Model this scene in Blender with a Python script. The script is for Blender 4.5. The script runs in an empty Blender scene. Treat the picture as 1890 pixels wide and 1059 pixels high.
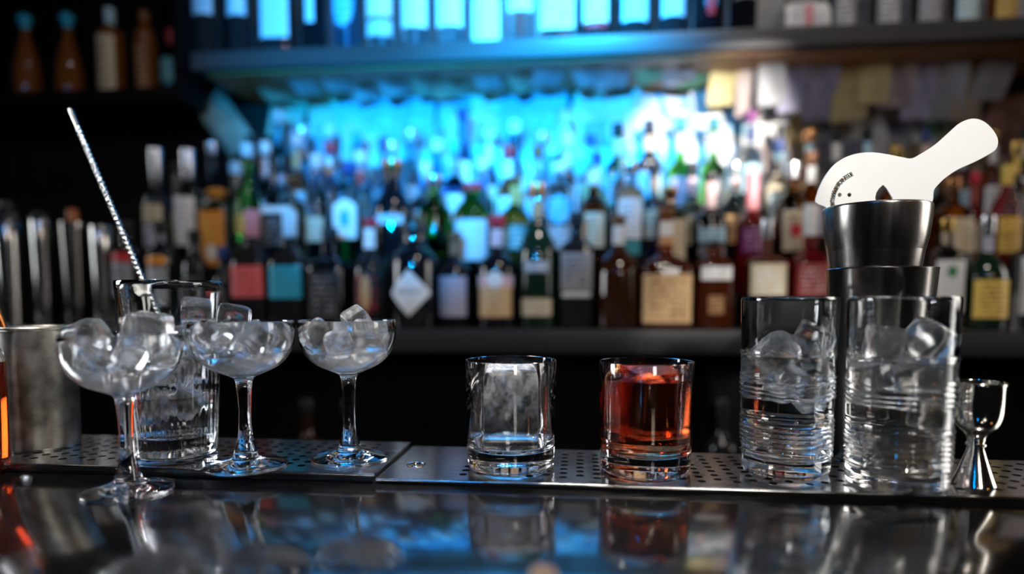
import bpy, bmesh, math, random
from math import sin, cos, tan, pi, radians, sqrt, atan2
from mathutils import Vector, Matrix

random.seed(7)
scene = bpy.context.scene
C = scene.collection

# ------------------------------------------------------------------ camera
F, CX, CY = 1180.0, 945.0, 645.0          # focal length / principal point for a 1890x1059 frame
YAW, PITCH = radians(6.0), radians(-4.3)
CAM = Vector((0.0, 0.0, 0.156))
fwd = Vector((-sin(YAW) * cos(PITCH), cos(YAW) * cos(PITCH), sin(PITCH)))
right = Vector((cos(YAW), sin(YAW), 0.0))
up = right.cross(fwd)
cam = bpy.data.cameras.new('camera')
camo = bpy.data.objects.new('camera', cam)
C.objects.link(camo)
camo.location = CAM
camo.rotation_euler = (pi / 2 + PITCH, 0, YAW)
cam.sensor_width = 36.0
cam.lens = F / 1890.0 * 36.0
cam.shift_y = (CY - 529.5) / 1890.0
cam.clip_start = 0.01
cam.dof.use_dof = True
cam.dof.focus_distance = 0.600
cam.dof.aperture_fstop = 1.3
scene.camera = camo

# ------------------------------------------------------------------ world and lights
world = bpy.data.worlds.new('world')
scene.world = world
world.use_nodes = True
world.node_tree.nodes['Background'].inputs[0].default_value = (0.55, 0.62, 0.75, 1)
world.node_tree.nodes['Background'].inputs[1].default_value = 0.006


def aim(o, target):
    o.rotation_euler = (Vector(target) - o.location).to_track_quat('-Z', 'Y').to_euler()


def spot(name, loc, target, energy, color, half_deg, blend, size):
    l = bpy.data.lights.new(name, 'SPOT')
    l.energy = energy; l.color = color
    l.spot_size = radians(2 * half_deg); l.spot_blend = blend
    l.shadow_soft_size = size
    o = bpy.data.objects.new(name, l); C.objects.link(o)
    o.location = loc; aim(o, target)
    return o


def area(name, loc, target, energy, color, sx, sy, spread=180):
    l = bpy.data.lights.new(name, 'AREA')
    l.shape = 'RECTANGLE'; l.size = sx; l.size_y = sy
    l.energy = energy; l.color = color; l.spread = radians(spread)
    o = bpy.data.objects.new(name, l); C.objects.link(o)
    o.location = loc; aim(o, target)
    return o


def bulb(name, loc, energy, color, size):
    l = bpy.data.lights.new(name, 'POINT')
    l.energy = energy; l.color = color; l.shadow_soft_size = size
    o = bpy.data.objects.new(name, l); C.objects.link(o)
    o.location = loc
    return o


spot('blue_stage_spot', (-0.28, -0.9, 0.66), (-0.27, 1.45, 0.70), 800, (0.0, 0.39, 1.0), 15.5, 0.95, 0.03)
spot('blue_shelf_spot', (-0.06, 0.62, 1.10), (-0.06, 1.34, 0.70), 260, (0.015, 0.40, 1.0), 24.0, 1.0, 0.03)
spot('white_wall_spot', (0.75, -0.9, 0.60), (0.27, 1.53, 0.47), 600, (1.0, 0.95, 0.88), 4.2, 0.2, 0.03)
spot('strainer_spot', (0.55, -0.75, 0.95), (0.34, 0.645, 0.30), 72, (1.0, 0.97, 0.92), 5.0, 0.4, 0.03)
spot('bar_pendant_spot', (0.02, 0.90, 1.15), (-0.06, 0.60, 0.0), 150, (1.0, 0.93, 0.84), 12.0, 0.6, 0.035)
spot('left_fill_spot', (-0.62, 0.30, 1.15), (-0.33, 0.58, 0.0), 50, (1.0, 0.95, 0.9), 20.0, 0.6, 0.05)  # unseen fill lamp added to brighten spoon, cup and coupes at the left
area('ceiling_track_light', (0.35, 0.05, 2.0), (0.1, 1.19, 0.3), 3.6, (1.0, 0.92, 0.83), 0.16, 0.16, 90)
area('front_fill', (0.6, -1.5, 0.95), (0.1, 1.0, 0.2), 2, (1.0, 0.95, 0.89), 0.30, 0.20, 120)  # small fill added for face-on light, not an actual window
area('side_fill_right', (1.9, 0.75, 0.55), (0.2, 0.60, 0.1), 2.6, (1.0, 0.95, 0.88), 0.8, 0.9, 60)  # area light added to draw bright edges on the glassware, no window here
area('side_fill_left', (-2.0, 0.75, 0.55), (-0.2, 0.60, 0.1), 2.8, (0.92, 0.96, 1.0), 0.5, 0.7, 60)  # added counterpart on the left for the opposite glass edges, no doorway here
bulb('blue_ceiling_bulb', (-0.55, -1.2, 1.15), 10, (0.0, 0.30, 1.0), 0.04)
bulb('white_ceiling_bulb', (0.25, -1.2, 1.25), 11, (1.0, 0.93, 0.85), 0.03)
bulb('orange_bar_bulb', (1.3, -0.3, 0.75), 2, (1.0, 0.42, 0.10), 0.04)

scene.view_settings.view_transform = 'Standard'
scene.view_settings.look = 'None'
scene.view_settings.exposure = 0.0
scene.view_settings.gamma = 1.0
scene.view_settings.use_curve_mapping = False
scene.cycles.max_bounces = 20
scene.cycles.transmission_bounces = 18
scene.cycles.glossy_bounces = 8
scene.cycles.transparent_max_bounces = 16
scene.cycles.use_denoising = True
scene.cycles.blur_glossy = 0.3
scene.cycles.sample_clamp_indirect = 25.0


# ------------------------------------------------------------------ measuring helpers
def ray(px, py):
    return fwd + right * ((px - CX) / F) + up * ((CY - py) / F)


def at_z(px, py, z):
    d = ray(px, py)
    return CAM + d * ((z - CAM.z) / d.z)


def at_y(px, py, y):
    d = ray(px, py)
    return CAM + d * (y / d.y)


def width_m(wpx, p):
    """metres covered by wpx pixels, for a round thing at p"""
    q = Vector(p) - CAM
    depth = q.dot(fwd)
    lat = q.dot(right) / depth
    return wpx * depth / F / sqrt(1 + lat * lat)


# ------------------------------------------------------------------ materials
MATS = {}


def principled(name, color=(0.8, 0.8, 0.8), rough=0.5, metal=0.0, trans=0.0, ior=1.45, spec=0.5, coat=0.0, emit=None):
    if name in MATS:
        return MATS[name]
    m = bpy.data.materials.new(name); m.use_nodes = True
    b = m.node_tree.nodes['Principled BSDF']
    b.inputs['Base Color'].default_value = (*color, 1)
    b.inputs['Roughness'].default_value = rough
    b.inputs['Metallic'].default_value = metal
    b.inputs['Transmission Weight'].default_value = trans
    b.inputs['IOR'].default_value = ior
    b.inputs['Specular IOR Level'].default_value = spec
    b.inputs['Coat Weight'].default_value = coat
    MATS[name] = m
    return m


def nd(m, t, **kw):
    n = m.node_tree.nodes.new(t)
    for k, v in kw.items():
        setattr(n, k, v)
    return n


def lk(m, a, b):
    m.node_tree.links.new(a, b)


def bump_noise(m, scale, strength, dist=0.001, coord='Object', detail=3.0, stretch=None):
    b = m.node_tree.nodes['Principled BSDF']
    tc = nd(m, 'ShaderNodeTexCoord')
    nz = nd(m, 'ShaderNodeTexNoise'); nz.inputs['Scale'].default_value = scale; nz.inputs['Detail'].default_value = detail
    src = tc.outputs[coord]
    if stretch:
        mp = nd(m, 'ShaderNodeMapping'); mp.inputs['Scale'].default_value = stretch
        lk(m, src, mp.inputs['Vector']); src = mp.outputs['Vector']
    lk(m, src, nz.inputs['Vector'])
    bp = nd(m, 'ShaderNodeBump'); bp.inputs['Strength'].default_value = strength; bp.inputs['Distance'].default_value = dist
    lk(m, nz.outputs['Fac'], bp.inputs['Height'])
    lk(m, bp.outputs['Normal'], b.inputs['Normal'])
    return nz


def noise_color(m, c0, c1, scale, lo=0.35, hi=0.65, stretch=None, coord='Object', detail=4.0):
    b = m.node_tree.nodes['Principled BSDF']
    tc = nd(m, 'ShaderNodeTexCoord')
    nz = nd(m, 'ShaderNodeTexNoise'); nz.inputs['Scale'].default_value = scale; nz.inputs['Detail'].default_value = detail
    src = tc.outputs[coord]
    if stretch:
        mp = nd(m, 'ShaderNodeMapping'); mp.inputs['Scale'].default_value = stretch
        lk(m, src, mp.inputs['Vector']); src = mp.outputs['Vector']
    lk(m, src, nz.inputs['Vector'])
    cr = nd(m, 'ShaderNodeValToRGB')
    cr.color_ramp.elements[0].position = lo; cr.color_ramp.elements[0].color = (*c0, 1)
    cr.color_ramp.elements[1].position = hi; cr.color_ramp.elements[1].color = (*c1, 1)
    lk(m, nz.outputs['Fac'], cr.inputs['Fac'])
    lk(m, cr.outputs['Color'], b.inputs['Base Color'])
    return nz


# setting
mat_bar = principled('black_lacquered_bar', (0.004, 0.004, 0.0045), 0.10, 0.0, spec=0.5, ior=2.3, coat=0.0)
def rough_noise(m, scale, lo, hi, stretch=None):
    b = m.node_tree.nodes['Principled BSDF']
    tc = nd(m, 'ShaderNodeTexCoord')
    mp = nd(m, 'ShaderNodeMapping'); mp.inputs['Scale'].default_value = stretch or (1, 1, 1)
    nz = nd(m, 'ShaderNodeTexNoise'); nz.inputs['Scale'].default_value = scale; nz.inputs['Detail'].default_value = 5
    lk(m, tc.outputs['Object'], mp.inputs['Vector']); lk(m, mp.outputs['Vector'], nz.inputs['Vector'])
    mr = nd(m, 'ShaderNodeMapRange'); mr.inputs['From Min'].default_value = 0.3; mr.inputs['From Max'].default_value = 0.7
    mr.inputs['To Min'].default_value = lo; mr.inputs['To Max'].default_value = hi
    lk(m, nz.outputs['Fac'], mr.inputs['Value']); lk(m, mr.outputs['Result'], b.inputs['Roughness'])
rough_noise(mat_bar, 14, 0.085, 0.13)
mat_dark = principled('black_painted_wood', (0.003, 0.003, 0.0035), 0.5, spec=0.15)
mat_shelf = principled('dark_shelf_laminate', (0.030, 0.030, 0.032), 0.42, spec=0.3)
bump_noise(mat_shelf, 90, 0.1)
mat_wall = principled('dark_wood_wall', (0.06, 0.045, 0.035), 0.6)
noise_color(mat_wall, (0.004, 0.003, 0.0025), (0.010, 0.007, 0.005), 6, stretch=(6, 1, 1))
mat_under = principled('orange_brown_wood', (0.35, 0.14, 0.04), 0.5)
noise_color(mat_under, (0.30, 0.11, 0.03), (0.45, 0.20, 0.06), 8, stretch=(1, 8, 1))
mat_floor = principled('dark_floor_tile', (0.03, 0.03, 0.032), 0.5)
mat_tray = principled('brushed_steel_tray', (0.52, 0.54, 0.57), 0.24, 1.0)
rough_noise(mat_tray, 30, 0.13, 0.22, (1, 14, 1))
mat_pan = principled('black_drip_pan', (0.006, 0.006, 0.007), 0.6)
# glass
mat_glass = principled('clear_glass', (1, 1, 1), 0.0, 0, 1.0, 1.5)
mat_glass_rib = principled('pressed_glass', (0.98, 0.99, 0.99), 0.01, 0, 1.0, 1.5)
mat_water = principled('melt_water', (1, 1, 1), 0.0, 0, 1.0, 1.33)
mat_drink = principled('amber_red_drink', (1.0, 0.85, 0.7), 0.0, 0, 1.0, 1.345)
mat_orange = principled('orange_aperitif', (0.55, 0.045, 0.005), 0.0, 0, 1.0, 1.345)


def absorb(m, color, density):
    v = nd(m, 'ShaderNodeVolumeAbsorption')
    v.inputs['Color'].default_value = (*color, 1); v.inputs['Density'].default_value = density
    out = [x for x in m.node_tree.nodes if x.type == 'OUTPUT_MATERIAL'][0]
    lk(m, v.outputs[0], out.inputs['Volume'])


def frost(m, scale, lo, hi, amount, zmask=None, white=(0.85, 0.87, 0.9)):
    """mix a patchy frosted (rough, milky) layer over a clear glass: cloudy ice or condensation"""
    b = m.node_tree.nodes['Principled BSDF']
    out = [x for x in m.node_tree.nodes if x.type == 'OUTPUT_MATERIAL'][0]
    tc = nd(m, 'ShaderNodeTexCoord')
    nz = nd(m, 'ShaderNodeTexNoise'); nz.inputs['Scale'].default_value = scale; nz.inputs['Detail'].default_value = 4
    lk(m, tc.outputs['Object'], nz.inputs['Vector'])
    mr = nd(m, 'ShaderNodeMapRange')
    mr.inputs['From Min'].default_value = lo; mr.inputs['From Max'].default_value = hi
    mr.inputs['To Min'].default_value = 0.0; mr.inputs['To Max'].default_value = amount
    lk(m, nz.outputs['Fac'], mr.inputs['Value'])
    fac = mr.outputs['Result']
    if zmask:
        sx = nd(m, 'ShaderNodeSeparateXYZ'); lk(m, tc.outputs['Object'], sx.inputs['Vector'])
        a = nd(m, 'ShaderNodeMapRange'); a.interpolation_type = 'SMOOTHSTEP'
        a.inputs['From Min'].default_value = zmask[0]; a.inputs['From Max'].default_value = zmask[1]
        c = nd(m, 'ShaderNodeMapRange'); c.interpolation_type = 'SMOOTHSTEP'
        c.inputs['From Min'].default_value = zmask[2]; c.inputs['From Max'].default_value = zmask[3]
        c.inputs['To Min'].default_value = 1; c.inputs['To Max'].default_value = 0
        lk(m, sx.outputs['Z'], a.inputs['Value']); lk(m, sx.outputs['Z'], c.inputs['Value'])
        m1 = nd(m, 'ShaderNodeMath', operation='MULTIPLY'); lk(m, a.outputs['Result'], m1.inputs[0]); lk(m, c.outputs['Result'], m1.inputs[1])
        m2 = nd(m, 'ShaderNodeMath', operation='MULTIPLY'); lk(m, m1.outputs[0], m2.inputs[0]); lk(m, fac, m2.inputs[1])
        fac = m2.outputs[0]
    df = nd(m, 'ShaderNodeBsdfDiffuse'); df.inputs['Color'].default_value = (*white, 1)
    tr = nd(m, 'ShaderNodeBsdfTranslucent'); tr.inputs['Color'].default_value = (*white, 1)
    mx0 = nd(m, 'ShaderNodeMixShader'); mx0.inputs[0].default_value = 0.5
    lk(m, df.outputs[0], mx0.inputs[1]); lk(m, tr.outputs[0], mx0.inputs[2])
    mx = nd(m, 'ShaderNodeMixShader')
    lk(m, fac, mx.inputs[0]); lk(m, b.outputs[0], mx.inputs[1]); lk(m, mx0.outputs[0], mx.inputs[2])
    lk(m, mx.outputs[0], out.inputs['Surface'])


mat_glass_cold = principled('frosty_coupe_glass', (1, 1, 1), 0.0, 0, 1.0, 1.5)
frost(mat_glass_cold, 45, 0.25, 0.75, 0.30, (0.083, 0.090, 0.094, 0.112))
mat_glass_rocks = principled('cold_rocks_glass', (1, 1, 1), 0.0, 0, 1.0, 1.5)
frost(mat_glass_rocks, 260, 0.62, 0.75, 0.14, (0.04, 0.06, 0.092, 0.10))
mat_ice = principled('clear_ice', (0.98, 0.99, 1.0), 0.02, 0, 1.0, 1.31)
bump_noise(mat_ice, 90, 0.12, 0.002)
frost(mat_ice, 70, 0.46, 0.72, 0.13)
mat_ice_big = principled('clear_block_ice', (0.98, 0.99, 1.0), 0.02, 0, 1.0, 1.31)
bump_noise(mat_ice_big, 60, 0.12, 0.002)
frost(mat_ice_big, 7, 0.42, 0.66, 0.42, (-0.30, 0.45, 0.6, 0.7))
mat_ice_sunk = principled('sunken_clear_ice', (1, 1, 1), 0.0, 0, 1.0, 1.31)
bump_noise(mat_ice_sunk, 60, 0.12, 0.002)
absorb(mat_drink, (0.95, 0.40, 0.03), 40)
frost(mat_orange, 20, 0.0, 0.3, 0.30, None, (0.55, 0.07, 0.01))
# metals
mat_steel = principled('polished_steel', (0.58, 0.57, 0.55), 0.16, 1.0)
rough_noise(mat_steel, 60, 0.12, 0.24, (1, 1, 0.05))
mat_tin = principled('dark_polished_steel_tin', (0.24, 0.225, 0.21), 0.22, 1.0)
rough_noise(mat_tin, 120, 0.18, 0.26, (1, 1, 0.1))
mat_strainer = principled('satin_steel_strainer', (0.86, 0.86, 0.84), 0.5, 0.15)
rough_noise(mat_strainer, 25, 0.42, 0.62)
mat_spoon = principled('chrome_bar_spoon', (0.80, 0.79, 0.76), 0.14, 1.0)
mat_jigger = principled('warm_polished_jigger', (0.62, 0.58, 0.52), 0.12, 1.0)
mat_galv = principled('galvanised_steel', (0.42, 0.40, 0.36), 0.38, 1.0)
noise_color(mat_galv, (0.26, 0.25, 0.22), (0.58, 0.56, 0.51), 55, 0.35, 0.68)
bump_noise(mat_galv, 150, 0.25, 0.001)
mat_copper = principled('copper_rod', (0.60, 0.20, 0.06), 0.3, 1.0)
mat_cork = principled('cork', (0.55, 0.36, 0.24), 0.8)
noise_color(mat_cork, (0.42, 0.26, 0.16), (0.66, 0.45, 0.32), 160)

# bottle glass (a full bottle is a solid of liquid)
BG = {
    'clear': principled('clear_bottle_glass', (0.93, 0.95, 0.96), 0.0, 0, 1.0, 1.36),
    'aqua': principled('aqua_bottle_glass', (0.60, 0.88, 0.97), 0.0, 0, 1.0, 1.36),
    'blue': principled('blue_bottle_glass', (0.20, 0.55, 0.90), 0.0, 0, 1.0, 1.36),
    'green': principled('green_bottle_glass', (0.10, 0.55, 0.06), 0.0, 0, 1.0, 1.36),
    'olive': principled('olive_bottle_glass', (0.22, 0.24, 0.03), 0.0, 0, 0.9, 1.36),
    'darkgreen': principled('dark_green_bottle_glass', (0.008, 0.022, 0.012), 0.03, 0, 0.0, 1.5, spec=0.6),
    'black': principled('black_bottle_glass', (0.006, 0.006, 0.008), 0.03, 0, 0.0, 1.5, spec=0.6),
    'brown': principled('brown_bottle_glass', (0.030, 0.010, 0.004), 0.03, 0, 0.0, 1.5, spec=0.6),
    'whiskey': principled('whiskey_amber_glass', (0.42, 0.13, 0.02), 0.0, 0, 1.0, 1.36),
    'amber': principled('dark_amber_glass', (0.40, 0.09, 0.02), 0.0, 0, 0.9, 1.36),
    'red': principled('red_liqueur_glass', (0.50, 0.02, 0.03), 0.0, 0, 0.85, 1.36),
    'honey': principled('honey_amber_glass', (0.26, 0.09, 0.02), 0.03, 0, 0.45, 1.36),
    'smoke': principled('smoky_dark_glass', (0.02, 0.02, 0.022), 0.03, 0, 0.3, 1.45),
}
COL = {
    'white': (0.80, 0.79, 0.77), 'cream': (0.62, 0.52, 0.36), 'tan': (0.60, 0.38, 0.18), 'coral': (0.78, 0.12, 0.12),
    'skyblue': (0.02, 0.40, 0.62), 'paleblue': (0.45, 0.68, 0.80), 'black': (0.012, 0.012, 0.014), 'grey': (0.30, 0.30, 0.32),
    'lilac': (0.45, 0.42, 0.52), 'orange': (0.75, 0.26, 0.02), 'yellow': (0.78, 0.52, 0.10), 'red': (0.55, 0.02, 0.03),
    'pink': (0.65, 0.25, 0.28), 'gold': (0.60, 0.38, 0.10), 'silver': (0.62, 0.62, 0.64), 'brown': (0.20, 0.08, 0.03),
    'green': (0.03, 0.22, 0.08), 'darkblue': (0.02, 0.05, 0.20), 'copper': (0.60, 0.28, 0.12), 'purple': (0.22, 0.03, 0.20),
    'brickred': (0.32, 0.05, 0.04), 'rose': (0.70, 0.48, 0.48), 'teal': (0.03, 0.25, 0.28),
}


def capmat(c):
    return principled('cap_' + c, COL[c], 0.35 if c not in ('gold', 'silver', 'copper') else 0.25, 1.0 if c in ('gold', 'silver', 'copper') else 0.0)


def labelmat(bg, ink=None, rows=7):
    """printed paper: text-like rows of ink on a coloured ground, in the label's own box"""
    key = 'label_%s_%s_%d' % (bg, ink, rows)
    if key in MATS:
        return MATS[key]
    m = principled(key, COL[bg], 0.55)
    if not ink:
        return m
    b = m.node_tree.nodes['Principled BSDF']
    tc = nd(m, 'ShaderNodeTexCoord')
    sx = nd(m, 'ShaderNodeSeparateXYZ'); lk(m, tc.outputs['Generated'], sx.inputs[0])

    def math(op, a, bb):
        q = nd(m, 'ShaderNodeMath', operation=op)
        for i, v in enumerate((a, bb)):
            if v is None:
                continue
            if isinstance(v, (int, float)):
                q.inputs[i].default_value = v
            else:
                lk(m, v, q.inputs[i])
        return q.outputs[0]
    zr = math('MULTIPLY', sx.outputs['Z'], rows)
    fr = math('FRACT', zr, None)
    fl = math('FLOOR', zr, None)
    line = math('GREATER_THAN', fr, 0.52)
    cb = nd(m, 'ShaderNodeCombineXYZ')
    lk(m, math('MULTIPLY', sx.outputs['X'], 14), cb.inputs[0]); lk(m, math('MULTIPLY', fl, 3.7), cb.inputs[1])
    nz = nd(m, 'ShaderNodeTexNoise'); nz.inputs['Scale'].default_value = 1.0; lk(m, cb.outputs[0], nz.inputs['Vector'])
    ink_on = math('GREATER_THAN', nz.outputs['Fac'], 0.5)
    mx = math('LESS_THAN', math('ABSOLUTE', math('SUBTRACT', sx.outputs['X'], 0.5), None), 0.38)
    mz = math('LESS_THAN', math('ABSOLUTE', math('SUBTRACT', sx.outputs['Z'], 0.5), None), 0.42)
    fac = math('MULTIPLY', math('MULTIPLY', line, ink_on), math('MULTIPLY', mx, mz))
    mix = nd(m, 'ShaderNodeMix', data_type='RGBA')
    lk(m, fac, mix.inputs['Factor'])
    mix.inputs['A'].default_value = (*COL[bg], 1); mix.inputs['B'].default_value = (*COL[ink], 1)
    lk(m, mix.outputs['Result'], b.inputs['Base Color'])
    return m


# ------------------------------------------------------------------ mesh helpers
def make_mesh(name, verts, faces, mat, sharp=35.0, flat=False):
    me = bpy.data.meshes.new(name)
    me.from_pydata([tuple(v) for v in verts], [], faces)
    me.validate()
    bm = bmesh.new(); bm.from_mesh(me)
    bmesh.ops.remove_doubles(bm, verts=bm.verts, dist=1e-7)
    if not flat:
        bmesh.ops.recalc_face_normals(bm, faces=bm.faces)
    bm.to_mesh(me); bm.free()
    me.polygons.foreach_set('use_smooth', [not flat] * len(me.polygons))
    me.set_sharp_from_angle(angle=radians(sharp))
    if mat:
        me.materials.append(mat)
    return me


def obj(name, me, parent=None, loc=None, rot=None):
    o = bpy.data.objects.new(name, me); C.objects.link(o)
    if parent:
        o.parent = parent
    if loc is not None:
        o.location = loc
    if rot is not None:
        o.rotation_euler = rot
    return o


def thing(name, label, cat, loc=(0, 0, 0), rot=(0, 0, 0), group=None):
    o = bpy.data.objects.new(name, None); C.objects.link(o)
    o.empty_display_size = 0.02
    o.location = loc; o.rotation_euler = rot
    tag(o, label, cat, group)
    return o


def tag(o, label, cat, group=None):
    o['label'] = label; o['category'] = cat
    if group:
        o['group'] = group
    return o


def struct(o):
    o['kind'] = 'structure'
    return o


def lathe_geo(profile, n=48, mod=None, sq=0, dr=1.0):
    """surface of revolution; sq = superellipse exponent for square sections; dr = depth ratio"""
    V, Fc = [], []
    rings = []
    for (r, z) in profile:
        if r < 1e-6:
            V.append((0, 0, z)); rings.append([len(V) - 1])
        else:
            ring = []
            for k in range(n):
                t = 2 * pi * (k + 0.5) / n
                rr = r
                if sq:
                    rr = r * (abs(cos(t)) ** sq + abs(sin(t)) ** sq) ** (-1.0 / sq)
                if mod:
                    rr *= mod(t, z)
                V.append((rr * cos(t), rr * sin(t) * dr, z)); ring.append(len(V) - 1)
            rings.append(ring)
    for a, b in zip(rings[:-1], rings[1:]):
        if len(a) == 1 and len(b) == 1:
            continue
        for k in range(n):
            k2 = (k + 1) % n
            if len(a) == 1:
                Fc.append((a[0], b[k], b[k2]))
            elif len(b) == 1:
                Fc.append((a[k], b[0], a[k2]))
            else:
                Fc.append((a[k], a[k2], b[k2], b[k]))
    return V, Fc


def lathe(name, profile, mat, n=48, mod=None, sq=0, dr=1.0, sharp=35.0):
    V, Fc = lathe_geo(profile, n, mod, sq, dr)
    return make_mesh(name, V, Fc, mat, sharp)


def box_geo(x0, x1, y0, y1, z0, z1):
    V = [(x, y, z) for z in (z0, z1) for y in (y0, y1) for x in (x0, x1)]
    return V, [(0, 1, 3, 2), (4, 6, 7, 5), (0, 4, 5, 1), (2, 3, 7, 6), (0, 2, 6, 4), (1, 5, 7, 3)]


def box(name, x0, x1, y0, y1, z0, z1, mat, bevel=0.0):
    V, Fc = box_geo(x0, x1, y0, y1, z0, z1)
    me = bpy.data.meshes.new(name); me.from_pydata(V, [], Fc)
    bm = bmesh.new(); bm.from_mesh(me)
    if bevel:
        bmesh.ops.bevel(bm, geom=list(bm.edges), offset=bevel, segments=2, affect='EDGES', profile=0.5)
    bmesh.ops.recalc_face_normals(bm, faces=bm.faces)
    bm.to_mesh(me); bm.free()
    me.polygons.foreach_set('use_smooth', [True] * len(me.polygons))
    me.set_sharp_from_angle(angle=radians(35))
    me.materials.append(mat)
    return me


def tube_geo(pts, rad, n=10, V=None, Fc=None, caps=True):
    V = [] if V is None else V; Fc = [] if Fc is None else Fc
    pts = [Vector(p) for p in pts]
    rings = []
    for i, p in enumerate(pts):
        t = (pts[min(i + 1, len(pts) - 1)] - pts[max(i - 1, 0)]).normalized()
        a = t.orthogonal().normalized() if i == 0 else (prev - t * prev.dot(t)).normalized()
        prev = a
        b = t.cross(a)
        r = rad(i) if callable(rad) else rad
        base = len(V)
        for k in range(n):
            th = 2 * pi * k / n
            V.append(p + a * (r * cos(th)) + b * (r * sin(th)))
        rings.append(base)
    for a, b in zip(rings[:-1], rings[1:]):
        for k in range(n):
            k2 = (k + 1) % n
            Fc.append((a + k, a + k2, b + k2, b + k))
    if caps:
        Fc.append(tuple(rings[0] + k for k in range(n))[::-1]); Fc.append(tuple(rings[-1] + k for k in range(n)))
    return V, Fc


def smooth_profile(pts, sub=4):
    """Catmull-Rom through (r, z) points"""
    out = []
    for i in range(len(pts) - 1):
        p0 = pts[max(i - 1, 0)]; p1 = pts[i]; p2 = pts[i + 1]; p3 = pts[min(i + 2, len(pts) - 1)]
        for s in range(sub):
            t = s / sub
            q = []
            for k in (0, 1):
                q.append(0.5 * (2 * p1[k] + (p2[k] - p0[k]) * t + (2 * p0[k] - 5 * p1[k] + 4 * p2[k] - p3[k]) * t * t + (3 * p1[k] - p0[k] - 3 * p2[k] + p3[k]) * t ** 3))
            out.append((max(q[0], 0.0), q[1]))
    out.append(pts[-1])
    return out


# ------------------------------------------------------------------ the setting
Z_BAR = -0.005
Y_TF, Y_TB = 0.542, 0.668           # drip tray front and back edge
Z_CTR = 0.1066                      # back counter top
Y_CTR = 1.13
Y_WALL = 1.53
Z_UND, Z_TOP = 0.637, 0.675         # upper shelf underside and top
Y_SH = 1.30

struct(obj('floor', box('floor', -3, 3, -2.0, 1.6, -1.05, -1.0, mat_floor)))
struct(obj('wall_back', box('wall_back', -3, 3, Y_WALL, Y_WALL + 0.08, -1.0, 2.2, mat_wall)))

bar = thing('bar_counter', 'long black lacquered bar top in the foreground, mirroring the glasses', 'bar counter', (0, 0.45, Z_BAR))
obj('counter_top', box('counter_top', -2.2, 2.2, -0.18, Y_TB - 0.45, -0.04, 0.0, mat_bar, 0.002), bar)
obj('counter_body', box('counter_body', -2.2, 2.2, -0.12, Y_TB - 0.47, Z_BAR - 0.99, -0.0401, mat_dark), bar)

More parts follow.
